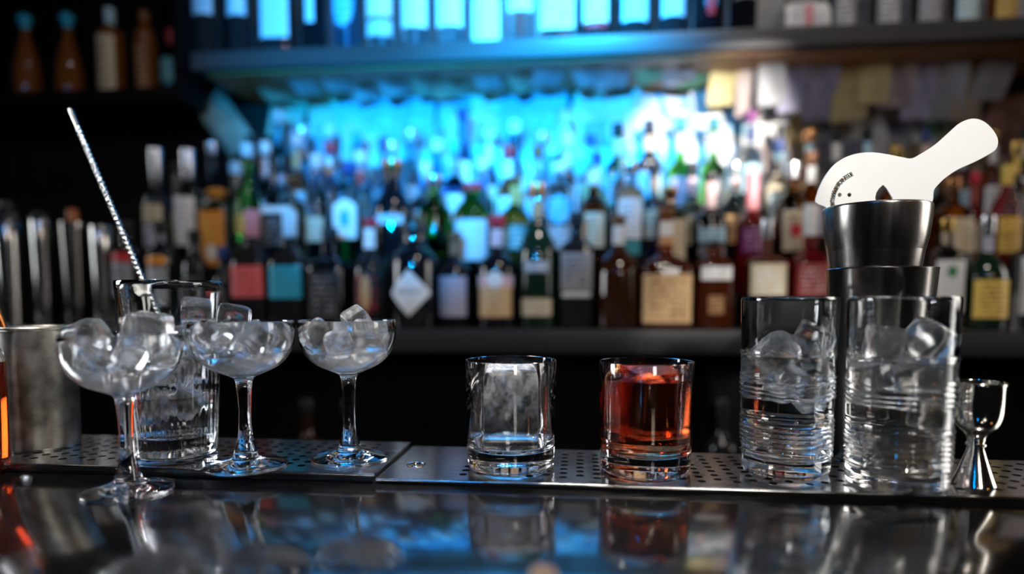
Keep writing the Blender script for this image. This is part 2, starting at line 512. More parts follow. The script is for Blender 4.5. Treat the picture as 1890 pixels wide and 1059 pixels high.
# perforated drip trays ------------------------------------------------
def tray_plate(name, x0, x1, y0, y1, z0, z1, pitch, hr, margin_f, margin_b, slots, hole=None):
    """steel sheet with real round holes in staggered columns; the sheet's underside stays open"""
    V, Fc = [], []
    n = 12

    def quad(a, b, c, d):
        i = len(V); V.extend([a, b, c, d]); Fc.append((i, i + 1, i + 2, i + 3))

    def cell(cx0, cx1, cy0, cy1, ox, oy, r):
        # rectangle with a round hole at (ox, oy): fan of quads between circle and rectangle outline
        corners = []
        for k in range(n):
            t = 2 * pi * (k + 0.5) / n
            dx, dy = cos(t), sin(t)
            s = min(((cx1 - ox) if dx > 0 else (ox - cx0)) / max(abs(dx), 1e-9), ((cy1 - oy) if dy > 0 else (oy - cy0)) / max(abs(dy), 1e-9))
            corners.append((ox + dx * s, oy + dy * s))
        i0 = len(V)
        for k in range(n):
            t = 2 * pi * (k + 0.5) / n
            V.append((corners[k][0], corners[k][1], z1))
            V.append((ox + r * cos(t), oy + r * sin(t), z1))
            V.append((ox + r * 1.02 * cos(t), oy + r * 1.02 * sin(t), z1 - 0.0022))
        for k in range(n):
            a = i0 + 3 * k; b = i0 + 3 * ((k + 1) % n)
            Fc.append((a, b, b + 1, a + 1)); Fc.append((a + 1, b + 1, b + 2, a + 2))
        # corner triangles
        for (qx, qy) in ((cx0, cy0), (cx1, cy0), (cx1, cy1), (cx0, cy1)):
            best = []
            for k in range(n):
                k2 = (k + 1) % n
                p, q = corners[k], corners[k2]
                onx = abs(p[0] - qx) < 1e-9 or abs(p[1] - qy) < 1e-9
                onq = abs(q[0] - qx) < 1e-9 or abs(q[1] - qy) < 1e-9
                if onx and onq and not (abs(p[0] - q[0]) < 1e-9 or abs(p[1] - q[1]) < 1e-9):
                    best = [k, k2]
            if best:
                i = len(V); V.append((qx, qy, z1))
                Fc.append((i0 + 3 * best[0], i, i0 + 3 * best[1]))
    hx0, hx1 = slots
    # plain ends
    ya, yb = y0 + margin_f, y1 - margin_b
    quad((x0, y0, z1), (x1, y0, z1), (x1, ya, z1), (x0, ya, z1))
    quad((x0, yb, z1), (x1, yb, z1), (x1, y1, z1), (x0, y1, z1))
    if hx0 > x0:
        if hole and hole[0] < hx0:
            quad((x0, ya, z1), (hole[0] - 0.014, ya, z1), (hole[0] - 0.014, yb, z1), (x0, yb, z1))
            quad((hole[0] + 0.014, ya, z1), (hx0, ya, z1), (hx0, yb, z1), (hole[0] + 0.014, yb, z1))
            quad((hole[0] - 0.014, ya, z1), (hole[0] + 0.014, ya, z1), (hole[0] + 0.014, hole[1] - 0.014, z1), (hole[0] - 0.014, hole[1] - 0.014, z1))
            quad((hole[0] - 0.014, hole[1] + 0.014, z1), (hole[0] + 0.014, hole[1] + 0.014, z1), (hole[0] + 0.014, yb, z1), (hole[0] - 0.014, yb, z1))
            cell(hole[0] - 0.014, hole[0] + 0.014, hole[1] - 0.014, hole[1] + 0.014, hole[0], hole[1], hole[2])
        else:
            quad((x0, ya, z1), (hx0, ya, z1), (hx0, yb, z1), (x0, yb, z1))
    if hx1 < x1:
        quad((hx1, ya, z1), (x1, ya, z1), (x1, yb, z1), (hx1, yb, z1))
    nc = int(round((hx1 - hx0) / pitch)); px_ = (hx1 - hx0) / nc
    rows = int((yb - ya) / pitch); py_ = (yb - ya) / (rows + 0.5)
    for c in range(nc):
        a, b = hx0 + c * px_, hx0 + (c + 1) * px_
        off = 0.0 if c % 2 == 0 else py_ / 2
        if off:
            quad((a, ya, z1), (b, ya, z1), (b, ya + off, z1), (a, ya + off, z1))
        else:
            quad((a, yb - py_ / 2, z1), (b, yb - py_ / 2, z1), (b, yb, z1), (a, yb, z1))
        for r in range(rows):
            q0 = ya + off + r * py_
            cell(a, b, q0, q0 + py_, (a + b) / 2, q0 + py_ / 2, hr)
    # folded rim
    y0r = y0 + 0.005
    for (p, q) in (((x0, y0r), (x1, y0r)), ((x1, y0r), (x1, y1)), ((x1, y1), (x0, y1)), ((x0, y1), (x0, y0r))):
        quad((p[0], p[1], z0), (q[0], q[1], z0), (q[0], q[1], z1), (p[0], p[1], z1))
    return make_mesh(name, V, Fc, mat_tray, 30, flat=True)


seam_f, seam_b = at_z(694, 889, 0.0), at_z(746, 828, 0.0)
X_SEAM = (seam_f.x + seam_b.x) / 2
hole_c = at_z(768, 857, 0.0)


def tray(label, x0, x1, ztop, slots, hole=None):
    t = thing('drip_tray', label, 'drip tray', (0, 0, Z_BAR), group='steel drip trays')
    p = obj('perforated_plate', tray_plate('perforated_plate', x0, x1, Y_TF, Y_TB, 0.0, ztop - Z_BAR, 0.0150, 0.0037, 0.012, 0.008, slots, hole), t)
    obj('drip_pan', box('drip_pan', x0 + 0.002, x1 - 0.002, Y_TF + 0.002, Y_TB - 0.002, 0.0002, 0.0012, mat_pan), t)
    # bright rolled front edge
    V, Fc = tube_geo([(x0, Y_TF - 0.0006, ztop - Z_BAR - 0.0012), (x1, Y_TF - 0.0006, ztop - Z_BAR - 0.0012)], 0.0012, 8)
    obj('front_lip', make_mesh('front_lip', V, Fc, mat_steel), t)
    if hole:
        V, Fc = [], []
        prof = [(0.0092, 0.0), (0.0088, 0.0009), (0.0074, 0.0006), (0.0066, -0.0012), (0.0063, -0.0030)]
        me = lathe('screw_hole_collar', prof, mat_steel, 28)
        obj('screw_hole_collar', me, t, (hole[0], hole[1], ztop - Z_BAR))
    return t


tray('perforated steel drip tray under the three coupes, its end corner showing', -1.75, X_SEAM - 0.0012, 0.004, (-1.74, X_SEAM - 0.024))
tray('perforated steel drip tray under the rocks glasses, with a screw hole at its end', X_SEAM + 0.0012, 1.75, 0.0, (X_SEAM + 0.068, 1.74), (hole_c.x, hole_c.y, 0.0068))

# back bar --------------------------------------------------------------
bc = thing('back_counter', 'dark grey counter along the back wall carrying the rows of bottles', 'counter', (0, Y_CTR, 0))
obj('counter_slab', box('counter_slab', -2.2, 2.2, 0, Y_WALL - Y_CTR - 0.0005, Z_CTR - 0.042, Z_CTR, mat_shelf, 0.002), bc)
obj('cabinet_carcass', box('cabinet_carcass', -2.2, 2.2, 0.10, Y_WALL - Y_CTR - 0.0005, -1.0, Z_CTR - 0.0425, mat_dark), bc)
obj('speed_ledge', box('speed_ledge', -2.2, 2.2, 0.0, 0.0995, -0.33, -0.31, mat_dark), bc)

STEP_Y = [1.19, 1.275, 1.355, 1.435]
STEP_Z = [Z_CTR, Z_CTR + 0.062, Z_CTR + 0.124, Z_CTR + 0.186]
XL = at_y(268, 400, 1.3).x
for i in (1, 2, 3):
    y0 = STEP_Y[i] - 0.0415
    y1 = (STEP_Y[i + 1] - 0.0417) if i < 3 else Y_WALL - 0.001
    o = obj('bottle_riser', box('bottle_riser', XL, 1.7, y0, y1, Z_CTR + 0.0003, STEP_Z[i], mat_dark, 0.001))
    tag(o, ['', 'lowest black riser step holding the second row of bottles', 'middle black riser step holding the third row of bottles',
            'highest black riser step against the wall, holding the back row of bottles'][i], 'riser', 'black riser steps')

XS = at_y(350, 60, Y_SH).x
us = thing('upper_shelf', 'thick black upper shelf with a wooden underside, lit blue along its front edge', 'shelf', (0, Y_SH, Z_UND))
obj('shelf_board', box('shelf_board', XS, 1.9, 0, Y_WALL - Y_SH - 0.0005, 0.002, Z_TOP - Z_UND, principled('black_shelf_laminate', (0.045, 0.045, 0.047), 0.4, spec=0.4), 0.002), us)
struct(obj('added_backboard_1', box('added_backboard_1', XS, 1.9, Y_WALL - 0.012, Y_WALL - 0.0005, Z_TOP + 0.0005, Z_UND + 0.62, principled('pale_backboard', (0.35, 0.35, 0.36), 0.4))))  # pale board added to catch blue light behind the upper-shelf bottles
obj('underside_panel', box('underside_panel', XS + 0.02, 1.9, 0.025, Y_WALL - Y_SH - 0.001, -0.001, 0.0018, mat_under), us)

YU0, YU1 = 1.355, 1.45
XU = at_y(340, 100, 1.37).x
ls = thing('side_shelf_unit', 'black side shelf unit at the upper left holding decanters', 'shelf', (XU, YU0, 0))
zl = at_y(150, 178, 1.40).z
obj('side_shelf_board', box('side_shelf_board', -1.3, -0.018, 0, YU1 - YU0, zl - 0.03, zl, mat_dark, 0.001), ls)
obj('side_panel', box('side_panel', -0.0175, 0.0, 0.0, YU1 - YU0, zl - 0.03, 1.6, mat_dark, 0.001), ls)
obj('back_panel', box('back_panel', -1.3, -0.018, YU1 - YU0 + 0.0003, YU1 - YU0 + 0.01, zl - 0.03, 1.6, mat_dark), ls)

# ------------------------------------------------------------------ ice
ICE = []


def ice_mesh(seed, dimple=True, n=9, k=5.0, amp=0.06):
    rnd = random.Random(seed)
    waves = [(Vector((rnd.uniform(-1, 1), rnd.uniform(-1, 1), rnd.uniform(-1, 1))) * rnd.uniform(2, 5), rnd.uniform(0, 6.28)) for _ in range(6)]
    V, Fc = [], []
    axes = [(Vector((1, 0, 0)), Vector((0, 1, 0)), Vector((0, 0, 1)))]
    axes = []
    for s in (1, -1):
        axes += [(Vector((s, 0, 0)), Vector((0, s, 0)), Vector((0, 0, 1))), (Vector((0, s, 0)), Vector((0, 0, s)), Vector((1, 0, 0))), (Vector((0, 0, s)), Vector((s, 0, 0)), Vector((0, 1, 0)))]
    for ai, (nrm, a, b) in enumerate(axes):
        base = len(V)
        for i in range(n + 1):
            for j in range(n + 1):
                u = -1 + 2 * i / n; v = -1 + 2 * j / n
                p = nrm + a * u + b * v
                # rounded box via superellipsoid
                q = (abs(p.x) ** k + abs(p.y) ** k + abs(p.z) ** k) ** (1 / k)
                p = p / q
                w = sum(sin(wv.dot(p) + ph) for wv, ph in waves) / 6
                p = p * (1 + amp * w)
                if dimple and ai == 4 + (seed % 2):
                    d2 = u * u + v * v
                    p = p - nrm * 0.55 * math.exp(-d2 / 0.22)
                V.append(p * 0.5)
        for i in range(n):
            for j in range(n):
                c = base + i * (n + 1) + j
                Fc.append((c, c + n + 1, c + n + 2, c + 1))
    me = make_mesh('ice_cube', V, Fc, mat_ice, 80)
    return me


for s in range(6):
    ICE.append(ice_mesh(s + 11, dimple=(s % 3 != 2), k=4.5 if s % 2 else 6.0, amp=0.08))


def ice(loc, size, seed, label, group):
    rnd = random.Random(seed * 31 + 5)
    o = obj('ice_cube', ICE[seed % 6], None, loc, (rnd.uniform(0, 6.28), rnd.uniform(0, 6.28), rnd.uniform(0, 6.28)))
    o.scale = (size * rnd.uniform(0.9, 1.1), size * rnd.uniform(0.9, 1.1), size * rnd.uniform(0.9, 1.1))
    tag(o, label, 'ice cube', group)
    return o


# ------------------------------------------------------------------ coupe glasses
BOWL = [(r * 0.97, z) for r, z in ((0.0, 0.0835), (0.010, 0.0842), (0.020, 0.0872), (0.0300, 0.0920), (0.0385, 0.0990), (0.0440, 0.1080), (0.0468, 0.1180), (0.0473, 0.1260), (0.0466, 0.1335))]
outer = [(0.0, 0.0012), (0.030, 0.0004), (0.0352, 0.0), (0.0365, 0.0008), (0.0362, 0.0018), (0.0335, 0.0027), (0.024, 0.0048), (0.0150, 0.0074), (0.0112, 0.0098), (0.0104, 0.0125),
         (0.0094, 0.0165), (0.0078, 0.0225), (0.0062, 0.031), (0.0055, 0.045), (0.0058, 0.060), (0.0068, 0.074), (0.0080, 0.0805), (0.0105, 0.0832)]
coupe_prof = [outer[0]] + smooth_profile(outer[1:] + [(r, z) for r, z in BOWL[2:]], 3)
inner = [(r - 0.0013, z + 0.0012) for r, z in BOWL[2:-1]]
rim = [(0.0452, 0.1342), (0.0446, 0.1345), (0.0440, 0.1340)]
coupe_prof += rim + smooth_profile(list(reversed(inner)) + [(0.010, 0.0866)], 3) + [(0.0, 0.0862)]
coupe_me = lathe('coupe_shell', coupe_prof, mat_glass_cold, 72, sharp=60)


def inner_r(z):
    pts = [(0.0, 0.0862), (0.010, 0.0866)] + inner
    for (r0, z0), (r1, z1) in zip(pts[:-1], pts[1:]):
        if z0 <= z <= z1:
            return r0 + (r1 - r0) * (z - z0) / (z1 - z0)
    return pts[-1][0]


def coupe_water(level):
    zs = [0.0861, 0.0866, 0.0885, 0.092, 0.097, 0.102, 0.107]
    zs = [z for z in zs if z < level - 0.0005] + [level]
    prof = [(0.0, 0.0860)] + [(inner_r(z) + 0.0003, z) for z in zs[1:]] + [(0.0, level)]
    return lathe('melt_water', prof, mat_water, 64, sharp=50)


def coupe(px, py, z, label, level, tilt=(0, 0)):
    p = at_z(px, py, z)
    t = thing('coupe_glass', label, 'glass', (p.x, p.y, z), (tilt[0], tilt[1], 0), 'stemmed coupe glasses chilling with ice')
    obj('glass_shell', coupe_me, t)
    obj('melt_water', coupe_water(level), t)
    return Vector((p.x, p.y, z))


c1 = coupe(238, 905, Z_BAR, 'frosty coupe glass nearest the front, standing on the bar before the tray', 0.106)
c2 = coupe(455, 860, 0.004, 'middle coupe glass of three, half over the tray edge', 0.103)
c3 = coupe(646, 846, 0.004, 'rightmost coupe glass, standing near the tray corner', 0.1045)
coupe_ice = {
    0: (c1, [(-0.027, -0.004, 0.131, 0.026), (0.022, 0.004, 0.136, 0.033), (-0.004, -0.024, 0.119, 0.025), (-0.006, 0.022, 0.120, 0.026),
             (0.022, -0.020, 0.117, 0.021), (0.000, -0.001, 0.103, 0.020), (0.028, 0.012, 0.114, 0.018), (-0.022, 0.012, 0.112, 0.020)]),
    1: (c2, [(-0.005, -0.004, 0.136, 0.027), (-0.026, -0.008, 0.120, 0.025), (0.022, -0.012, 0.119, 0.026), (0.000, 0.022, 0.116, 0.026),
             (-0.003, -0.024, 0.116, 0.020), (0.024, 0.016, 0.116, 0.022), (0.002, -0.002, 0.112, 0.020)]),
    2: (c3, [(0.006, 0.010, 0.132, 0.024), (-0.025, -0.010, 0.120, 0.026), (0.024, -0.008, 0.117, 0.029), (0.000, -0.022, 0.114, 0.024),
             (-0.008, 0.022, 0.115, 0.025), (0.020, 0.022, 0.118, 0.020), (-0.001, -0.002, 0.113, 0.018)]),
}
ord_ = ['frosty front coupe', 'middle coupe', 'rightmost coupe']
where = {0: ['poking over the left rim of', 'heaped highest at the right in', 'at the front of', 'at the back of', 'small, at the front right of', 'lowest, under the others in', 'small, at the right wall of', 'at the left wall of'],
         1: ['standing above the rim of', 'round, at the left wall of', 'at the right front of', 'at the back of', 'small, at the front of', 'at the back right of', 'in the centre of'],
         2: ['peeking over the rim of', 'round and hollow, at the left of', 'large, at the right wall of', 'at the front of', 'at the back of', 'at the back right of', 'in the centre of']}
sd = 1
for k, (cc, lst) in coupe_ice.items():
    for i, (x, y, z, s) in enumerate(lst):
        ice(cc + Vector((x, y, z)), s, sd, 'clear ice cube %s the %s' % (where[k][i], ord_[k]), 'ice cubes in the coupes'); sd += 1

# ------------------------------------------------------------------ rocks glasses
def rocks_profile(rb, rt, h, zb):
    o = [(0.0, 0.0016), (rb - 0.010, 0.0010), (rb - 0.006, 0.0), (rb - 0.0022, 0.0008), (rb - 0.0004, 0.0035), (rb, 0.008), (rb + (rt - rb) * 0.3, 0.030), (rt, h - 0.001)]
    i = [(rt - 0.0006, h), (rt - 0.0018, h - 0.0006), (rt - 0.0023, h - 0.004), (rb + (rt - rb) * 0.3 - 0.0026, 0.034), (rb - 0.0030, zb + 0.006), (rb - 0.0052, zb + 0.0018), (rb - 0.010, zb + 0.0003), (0.0, zb)]
    return o + i


RB, RT, RH, ZB = 0.0410, 0.0428, 0.1020, 0.0185
rocks_me2 = lathe('rocks_glass_shell', rocks_profile(RB, RT, RH, ZB), mat_glass, 72, sharp=50)
rocks_me = lathe('rocks_glass_shell', rocks_profile(RB, RT, RH, ZB), mat_glass_rocks, 72, sharp=50)


def rocks_liquid(level, mat, name):
    prof = [(0.0, ZB - 0.0003), (RB - 0.010, ZB), (RB - 0.0050, ZB + 0.0015), (RB - 0.0027, ZB + 0.006)]
    if level > 0.036:
        prof += [(RB + (RT - RB) * 0.3 - 0.0023, 0.034)]
    rl = RB + (RT - RB) * 0.3 - 0.0023 + (level - 0.034) / (RH - 0.034) * (RT - RB) * 0.7 * 1.0
    prof += [(min(rl, RT - 0.0020), level + 0.0006), (min(rl, RT - 0.002) - 0.0014, level), (0.0, level)]
    return lathe(name, prof, mat, 64, sharp=50)


r1p = at_z(943, 860, 0.0)
t = thing('rocks_glass', 'short rocks glass with one tall clear ice block and no drink', 'glass', (r1p.x, r1p.y, 0), group='rocks glasses')
obj('glass_shell', rocks_me, t)
obj('melt_water', rocks_liquid(0.0235, mat_water, 'melt_water'), t)
big = ice_mesh(3, dimple=False, n=12, k=14.0, amp=0.012)
big.materials.clear(); big.materials.append(mat_ice_big)
o = obj('ice_block', big, None, (r1p.x - 0.001, r1p.y, 0.0196 + 0.0355), (0, 0, radians(9)))
o.scale = (0.0500, 0.0500, 0.0710)
tag(o, 'tall clear ice block standing in the rocks glass without drink', 'ice block')

r2p = at_z(1190, 868, 0.0)
t = thing('rocks_glass', 'short rocks glass filled with a dark amber red drink', 'glass', (r2p.x, r2p.y, 0), (0, 0, 0.4), group='rocks glasses')
obj('glass_shell', rocks_me2, t)
obj('drink', rocks_liquid(0.0855, mat_drink, 'drink'), t)['label'] = 'dark amber red cocktail'
big2 = big.copy(); big2.materials.clear(); big2.materials.append(mat_ice_sunk)
o = obj('ice_block', big2, None, (r2p.x + 0.004, r2p.y + 0.002, 0.0605), (0.03, 0.02, radians(28)))
o.scale = (0.046, 0.046, 0.054)
tag(o, 'ice block sunk in the dark amber red drink', 'ice block')

# ------------------------------------------------------------------ ribbed highball glasses
def ripple(z, z0, z1, n, a):
    if z < z0 or z > z1:
        return 0.0
    return a * (0.5 - 0.5 * cos(2 * pi * n * (z - z0) / (z1 - z0)))


def highball(px, py, rb, rt, h, label):
    p = at_z(px, py, 0.0)
    t = thing('highball_glass', label, 'glass', (p.x, p.y, 0), (0, 0, random.uniform(0, 6)), 'tall ring-patterned highball glasses')
    def ro(z):
        q = rb + (rt - rb) * z / h
        return q + ripple(z, 0.018, 0.052, 8, 0.0015) + ripple(z, 0.070, 0.092, 5, 0.0015) + ripple(z, 0.1075, 0.1115, 1, 0.0009)
    o = [(0.0, 0.0016), (rb - 0.010, 0.001), (rb - 0.005, 0.0), (rb - 0.0016, 0.0012), (rb, 0.005)]
    nz = 110
    o += [(ro(0.006 + (h - 0.008) * i / nz), 0.006 + (h - 0.008) * i / nz) for i in range(nz + 1)]
    def ri(z):
        return rb + (rt - rb) * z / h - 0.0027
    i_ = [(rt - 0.0008, h), (rt - 0.0020, h - 0.0006), (ri(h - 0.004), h - 0.004), (ri(0.06), 0.06), (ri(0.022), 0.022), (ri(0.0) - 0.003, 0.0155), (rb - 0.012, 0.0138), (0.0, 0.0134)]
    obj('glass_shell', lathe('glass_shell', o + i_, mat_glass_rib, 64, sharp=60), t)
    lv = 0.108
    w = [(0.0, 0.0131), (rb - 0.012, 0.0135), (ri(0.0) - 0.0027, 0.0153), (ri(0.022) + 0.0003, 0.022), (ri(0.06) + 0.0003, 0.06), (ri(lv) + 0.0003, lv + 0.0004), (ri(lv) - 0.0012, lv), (0.0, lv)]
    obj('water', lathe('water', w, mat_water, 64, sharp=50), t)
    return Vector((p.x, p.y, 0)), rb


h1, _ = highball(1447, 868, 0.0385, 0.0415, 0.160, 'tall ringed highball glass of ice water, nearer the amber drink')
h2, _ = highball(1652, 893, 0.0390, 0.0420, 0.160, 'ringed highball glass of ice water directly in front of the shaker tins')
hb_ice = [
    (h1, 'left highball glass', [(-0.012, -0.006, 0.110, 0.030), (0.016, -0.010, 0.119, 0.030), (0.004, 0.020, 0.108, 0.027), (-0.018, 0.012, 0.088, 0.025), (0.016, 0.004, 0.086, 0.027), (-0.006, -0.018, 0.084, 0.025), (0.012, -0.016, 0.071, 0.020)]),
    (h2, 'right highball glass', [(-0.017, -0.006, 0.121, 0.028), (0.017, -0.008, 0.122, 0.032), (0.000, 0.019, 0.116, 0.028), (-0.016, 0.004, 0.090, 0.030), (0.016, 0.008, 0.090, 0.029), (0.002, -0.020, 0.094, 0.026), (0.016, -0.012, 0.064, 0.026)]),
]
whb = ['floating at the left of', 'rounded, topmost at the right of', 'floating at the back of', 'under the left side of', 'under the right side of', 'low at the front of', 'lowest in']
for cc, nm, lst in hb_ice:
    for i, (x, y, z, s) in enumerate(lst):
        ice(cc + Vector((x, y, z)), s, sd, 'clear ice cube %s the %s' % (whb[i], nm), 'ice cubes in the highball glasses'); sd += 1

# ------------------------------------------------------------------ mixing glass and bar spoon
mg = at_z(326, 836, 0.004)
mt = thing('mixing_glass', 'ribbed mixing glass with pouring lip behind the front coupe', 'mixing glass', (mg.x, mg.y, 0.004))
MH = 0.172


def mg_r(z):
    return 0.0375 + 0.0105 * min(1, max(0, (z - 0.0) / MH)) ** 1.15


def mg_mod(t, z):
    k = 1.0
    if 0.006 < z < 0.098:
        fade = min(1, (z - 0.006) / 0.006) * min(1, (0.098 - z) / 0.008)
        k += 0.034 * fade * (abs(sin(t * 17)) - 0.5)
    if z > 0.150:     # pouring lip towards the left
        d = (t - pi + pi) % (2 * pi) - pi
        k += 0.17 * ((z - 0.150) / 0.022) ** 1.6 * math.exp(-(d / 0.20) ** 2)
    return k


o_ = [(0.0, 0.0015), (0.028, 0.001), (0.033, 0.0), (0.0365, 0.0015)] + [(mg_r(z), z) for z in [0.004 + i * (MH - 0.005) / 42 for i in range(43)]]
def mg_mod_o(t, z):
    return mg_mod(((t) % (2 * pi)), z) if z > 0.004 else 1.0
i_ = [(mg_r(MH) - 0.001, MH), (mg_r(MH) - 0.0024, MH - 0.001)]
V1, F1 = lathe_geo(o_ + i_ + [(mg_r(z) - 0.0034, z) for z in [MH - 0.004, MH - 0.01, MH - 0.016, 0.149, 0.12, 0.09, 0.06, 0.03]] + [(0.033, 0.021), (0.026, 0.0192), (0.0, 0.019)], 136, mod=None)
# ribs only on the outside, lip on both walls
n_out = len(o_) - 1
VV = []
idx = 0
prof_all = o_ + i_ + [(mg_r(z) - 0.0034, z) for z in [MH - 0.004, MH - 0.01, MH - 0.016, 0.149, 0.12, 0.09, 0.06, 0.03]] + [(0.033, 0.021), (0.026, 0.0192), (0.0, 0.019)]
for j, (r, z) in enumerate(prof_all):
    cnt = 1 if r < 1e-6 else 136
    for k in range(cnt):
        x, y, zz = V1[idx]; idx += 1
        if cnt > 1:
            tt = atan2(y, x) % (2 * pi)
            kk = mg_mod(tt, z)
            if j >= len(o_) and z < 0.14:
                kk = 1.0
            x *= kk; y *= kk
        VV.append((x, y, zz))
obj('glass_shell', make_mesh('glass_shell', VV, F1, mat_glass_rib, 60), mt)
lv = 0.060
wp = [(0.0, 0.0187), (0.026, 0.0189), (0.0333, 0.0208), (mg_r(0.03) - 0.0031, 0.03), (mg_r(lv) - 0.0031, lv), (0.0, lv)]
obj('melt_water', lathe('melt_water', wp, mat_water, 64, sharp=50), mt)
mice = [(-0.012, -0.012, 0.050, 0.028), (0.016, -0.008, 0.055, 0.027), (0.0, 0.016, 0.052, 0.027), (0.014, -0.014, 0.085, 0.029), (-0.017, 0.004, 0.082, 0.028), (0.012, 0.018, 0.083, 0.027),
        (0.020, -0.008, 0.113, 0.029), (-0.012, -0.018, 0.110, 0.027), (0.000, 0.016, 0.112, 0.028), (0.022, 0.006, 0.141, 0.026)]
wm = ['at the bottom left of', 'at the bottom right of', 'at the bottom back of', 'halfway up at the right front of', 'halfway up at the left of', 'halfway up at the back right of', 'high at the right of', 'high at the front left of', 'high at the back of', 'topmost at the right in']
for i, (x, y, z, s) in enumerate(mice):
    ice(Vector((mg.x + x, mg.y + y, 0.004 + z)), s, sd, 'clear ice cube %s the ribbed mixing glass' % wm[i], 'ice cubes in the mixing glass'); sd += 1

sA = at_y(128, 198, mg.y + 0.085)
sB = at_y(276, 545, mg.y + 0.0415)
dirv = (sB - sA).normalized()
Lr = (sA - sB).length + 0.055
sp = thing('bar_spoon', 'long twisted steel bar spoon leaning in the mixing glass', 'bar spoon', sA + dirv * Lr)
zq = (-dirv).to_track_quat('Z', 'Y')
sp.rotation_euler = zq.to_euler()
V, Fc = [], []
N = 420; K = 10
for i in range(N + 1):
    z = Lr * i / N
    s = Lr - z                         # distance from the top end
    tw = 1.0 if s > 0.030 else 0.0
    tw = min(1, max(0, (s - 0.026) / 0.008))
    for k in range(K):
        t = 2 * pi * k / K
        ph = z * 2 * pi / 0.0125
        r = 0.0023 * (1 + 0.36 * tw * cos(2 * (t - ph)))
        if s < 0.003:
            r *= sqrt(max(0.05, s / 0.003))
        V.append((r * cos(t), r * sin(t), z))
for i in range(N):
    for k in range(K):
        k2 = (k + 1) % K
        Fc.append((i * K + k, i * K + k2, (i + 1) * K + k2, (i + 1) * K + k))
Fc.append(tuple(range(K))[::-1]); Fc.append(tuple(N * K + k for k in range(K)))
obj('twisted_shaft', make_mesh('twisted_shaft', V, Fc, mat_spoon, 50), sp)
bowl = [(0.0, -0.030), (0.006, -0.027), (0.0105, -0.018), (0.0085, -0.008), (0.0025, 0.0), (0.0019, 0.004), (0.0, 0.004)]
V, Fc = lathe_geo(smooth_profile(bowl, 3), 16, dr=0.22)
obj('spoon_bowl', make_mesh('spoon_bowl', V, Fc, mat_spoon), sp)

# ------------------------------------------------------------------ shaker tins and strainer
tp = at_z(1625, 850, 0.0)
TY = 0.662; TX = at_y(1626, 490, TY).x
bt = thing('shaker_tin', 'large dark steel shaker tin behind the right highball glass', 'shaker', (TX, TY, 0), group='nested steel shaker tins')
big_prof = [(0.0, 0.002), (0.030, 0.0015), (0.0335, 0.0), (0.0350, 0.0015), (0.0365, 0.020), (0.0415, 0.100), (0.0468, 0.1915), (0.0472, 0.1925), (0.0468, 0.1932), (0.0460, 0.1925), (0.0406, 0.1000), (0.0356, 0.0205), (0.030, 0.0035), (0.0, 0.0035)]
zr = at_y(1625, 491, TY - 0.048).z
k = zr / 0.1932
kr = width_m(212, (TX, TY, zr)) / 2 / 0.0472
obj('tin_body', lathe('tin_body', [(r * kr, z * k) for r, z in big_prof], mat_tin, 72), bt)
zt = at_y(1618, 369, TY - 0.047).z
sz = 0.165
st = thing('shaker_tin', 'smaller dark steel tin nested on top, holding the strainer', 'shaker', (at_y(1618, 374, TY).x, TY, zt - sz), group='nested steel shaker tins')
small_prof = [(0.0, 0.002), (0.026, 0.0), (0.0285, 0.002), (0.0325, 0.050), (0.0385, zr - (zt - sz)), (0.0440, sz - 0.030), (0.0458, sz - 0.012), (0.0462, sz - 0.004), (0.0462, sz - 0.0006), (0.0456, sz), (0.0450, sz - 0.0006), (0.0450, sz - 0.012), (0.0432, sz - 0.030), (0.0316, 0.050), (0.027, 0.004), (0.0, 0.004)]
kr2 = width_m(207, (TX, TY, zt)) / 2 / 0.0462
obj('tin_body', lathe('tin_body', smooth_profile([(r * kr2, z) for r, z in small_prof], 2), mat_tin, 72), st)

# Hawthorne strainer: flat plate with slot and holes, standing on edge in the small tin
PY = TY - 0.002
plane_o = at_y(1618, 368, PY)
axx = Vector((1, 0, 0)); axz = Vector((0, 0, 1))


def sp2(px, py):
    p = at_y(px, py, PY)
    return (p.x - plane_o.x, p.z - plane_o.z)


outline = [(1506, 374), (1508, 358), (1514, 342), (1525, 322), (1540, 304), (1560, 291), (1583, 284), (1610, 282), (1640, 286), (1665, 291), (1682, 293), (1700, 284), (1725, 268), (1748, 248), (1768, 230), (1784, 222), (1800, 220), (1816, 226), (1830, 239), (1839, 254),
           (1840, 267), (1835, 277), (1820, 287), (1795, 300), (1768, 312), (1745, 327), (1730, 341), (1722, 352), (1721, 366), (1718, 376), (1706, 410), (1680, 440), (1640, 458), (1605, 460), (1565, 448), (1543, 425), (1531, 402), (1526, 384)]
slot_o = []
arc = [(1573, 321), (1560, 328), (1547, 340), (1539, 355), (1535, 371), (1537, 385)]
hw = 4.6
for i, (x, y) in enumerate(arc):
    x0, y0 = arc[max(i - 1, 0)]; x1, y1 = arc[min(i + 1, len(arc) - 1)]
    L = sqrt((x1 - x0) ** 2 + (y1 - y0) ** 2)
    slot_o.append((x - (y1 - y0) / L * hw, y + (x1 - x0) / L * hw))
back = []
for i, (x, y) in enumerate(arc):
    x0, y0 = arc[max(i - 1, 0)]; x1, y1 = arc[min(i + 1, len(arc) - 1)]
    L = sqrt((x1 - x0) ** 2 + (y1 - y0) ** 2)
    back.append((x + (y1 - y0) / L * hw, y - (x1 - x0) / L * hw))
slot_o = slot_o + back[::-1]
tri = [(1614, 366), (1616, 356), (1621, 348), (1629, 341), (1636, 348), (1647, 366), (1646, 378), (1618, 378)]
holes = [slot_o, tri]
for (hx, hy) in ((1549, 360), (1567, 360)):
    holes.append([(hx + 4.2 * cos(a * pi / 6), hy + 4.2 * sin(a * pi / 6)) for a in range(12)])
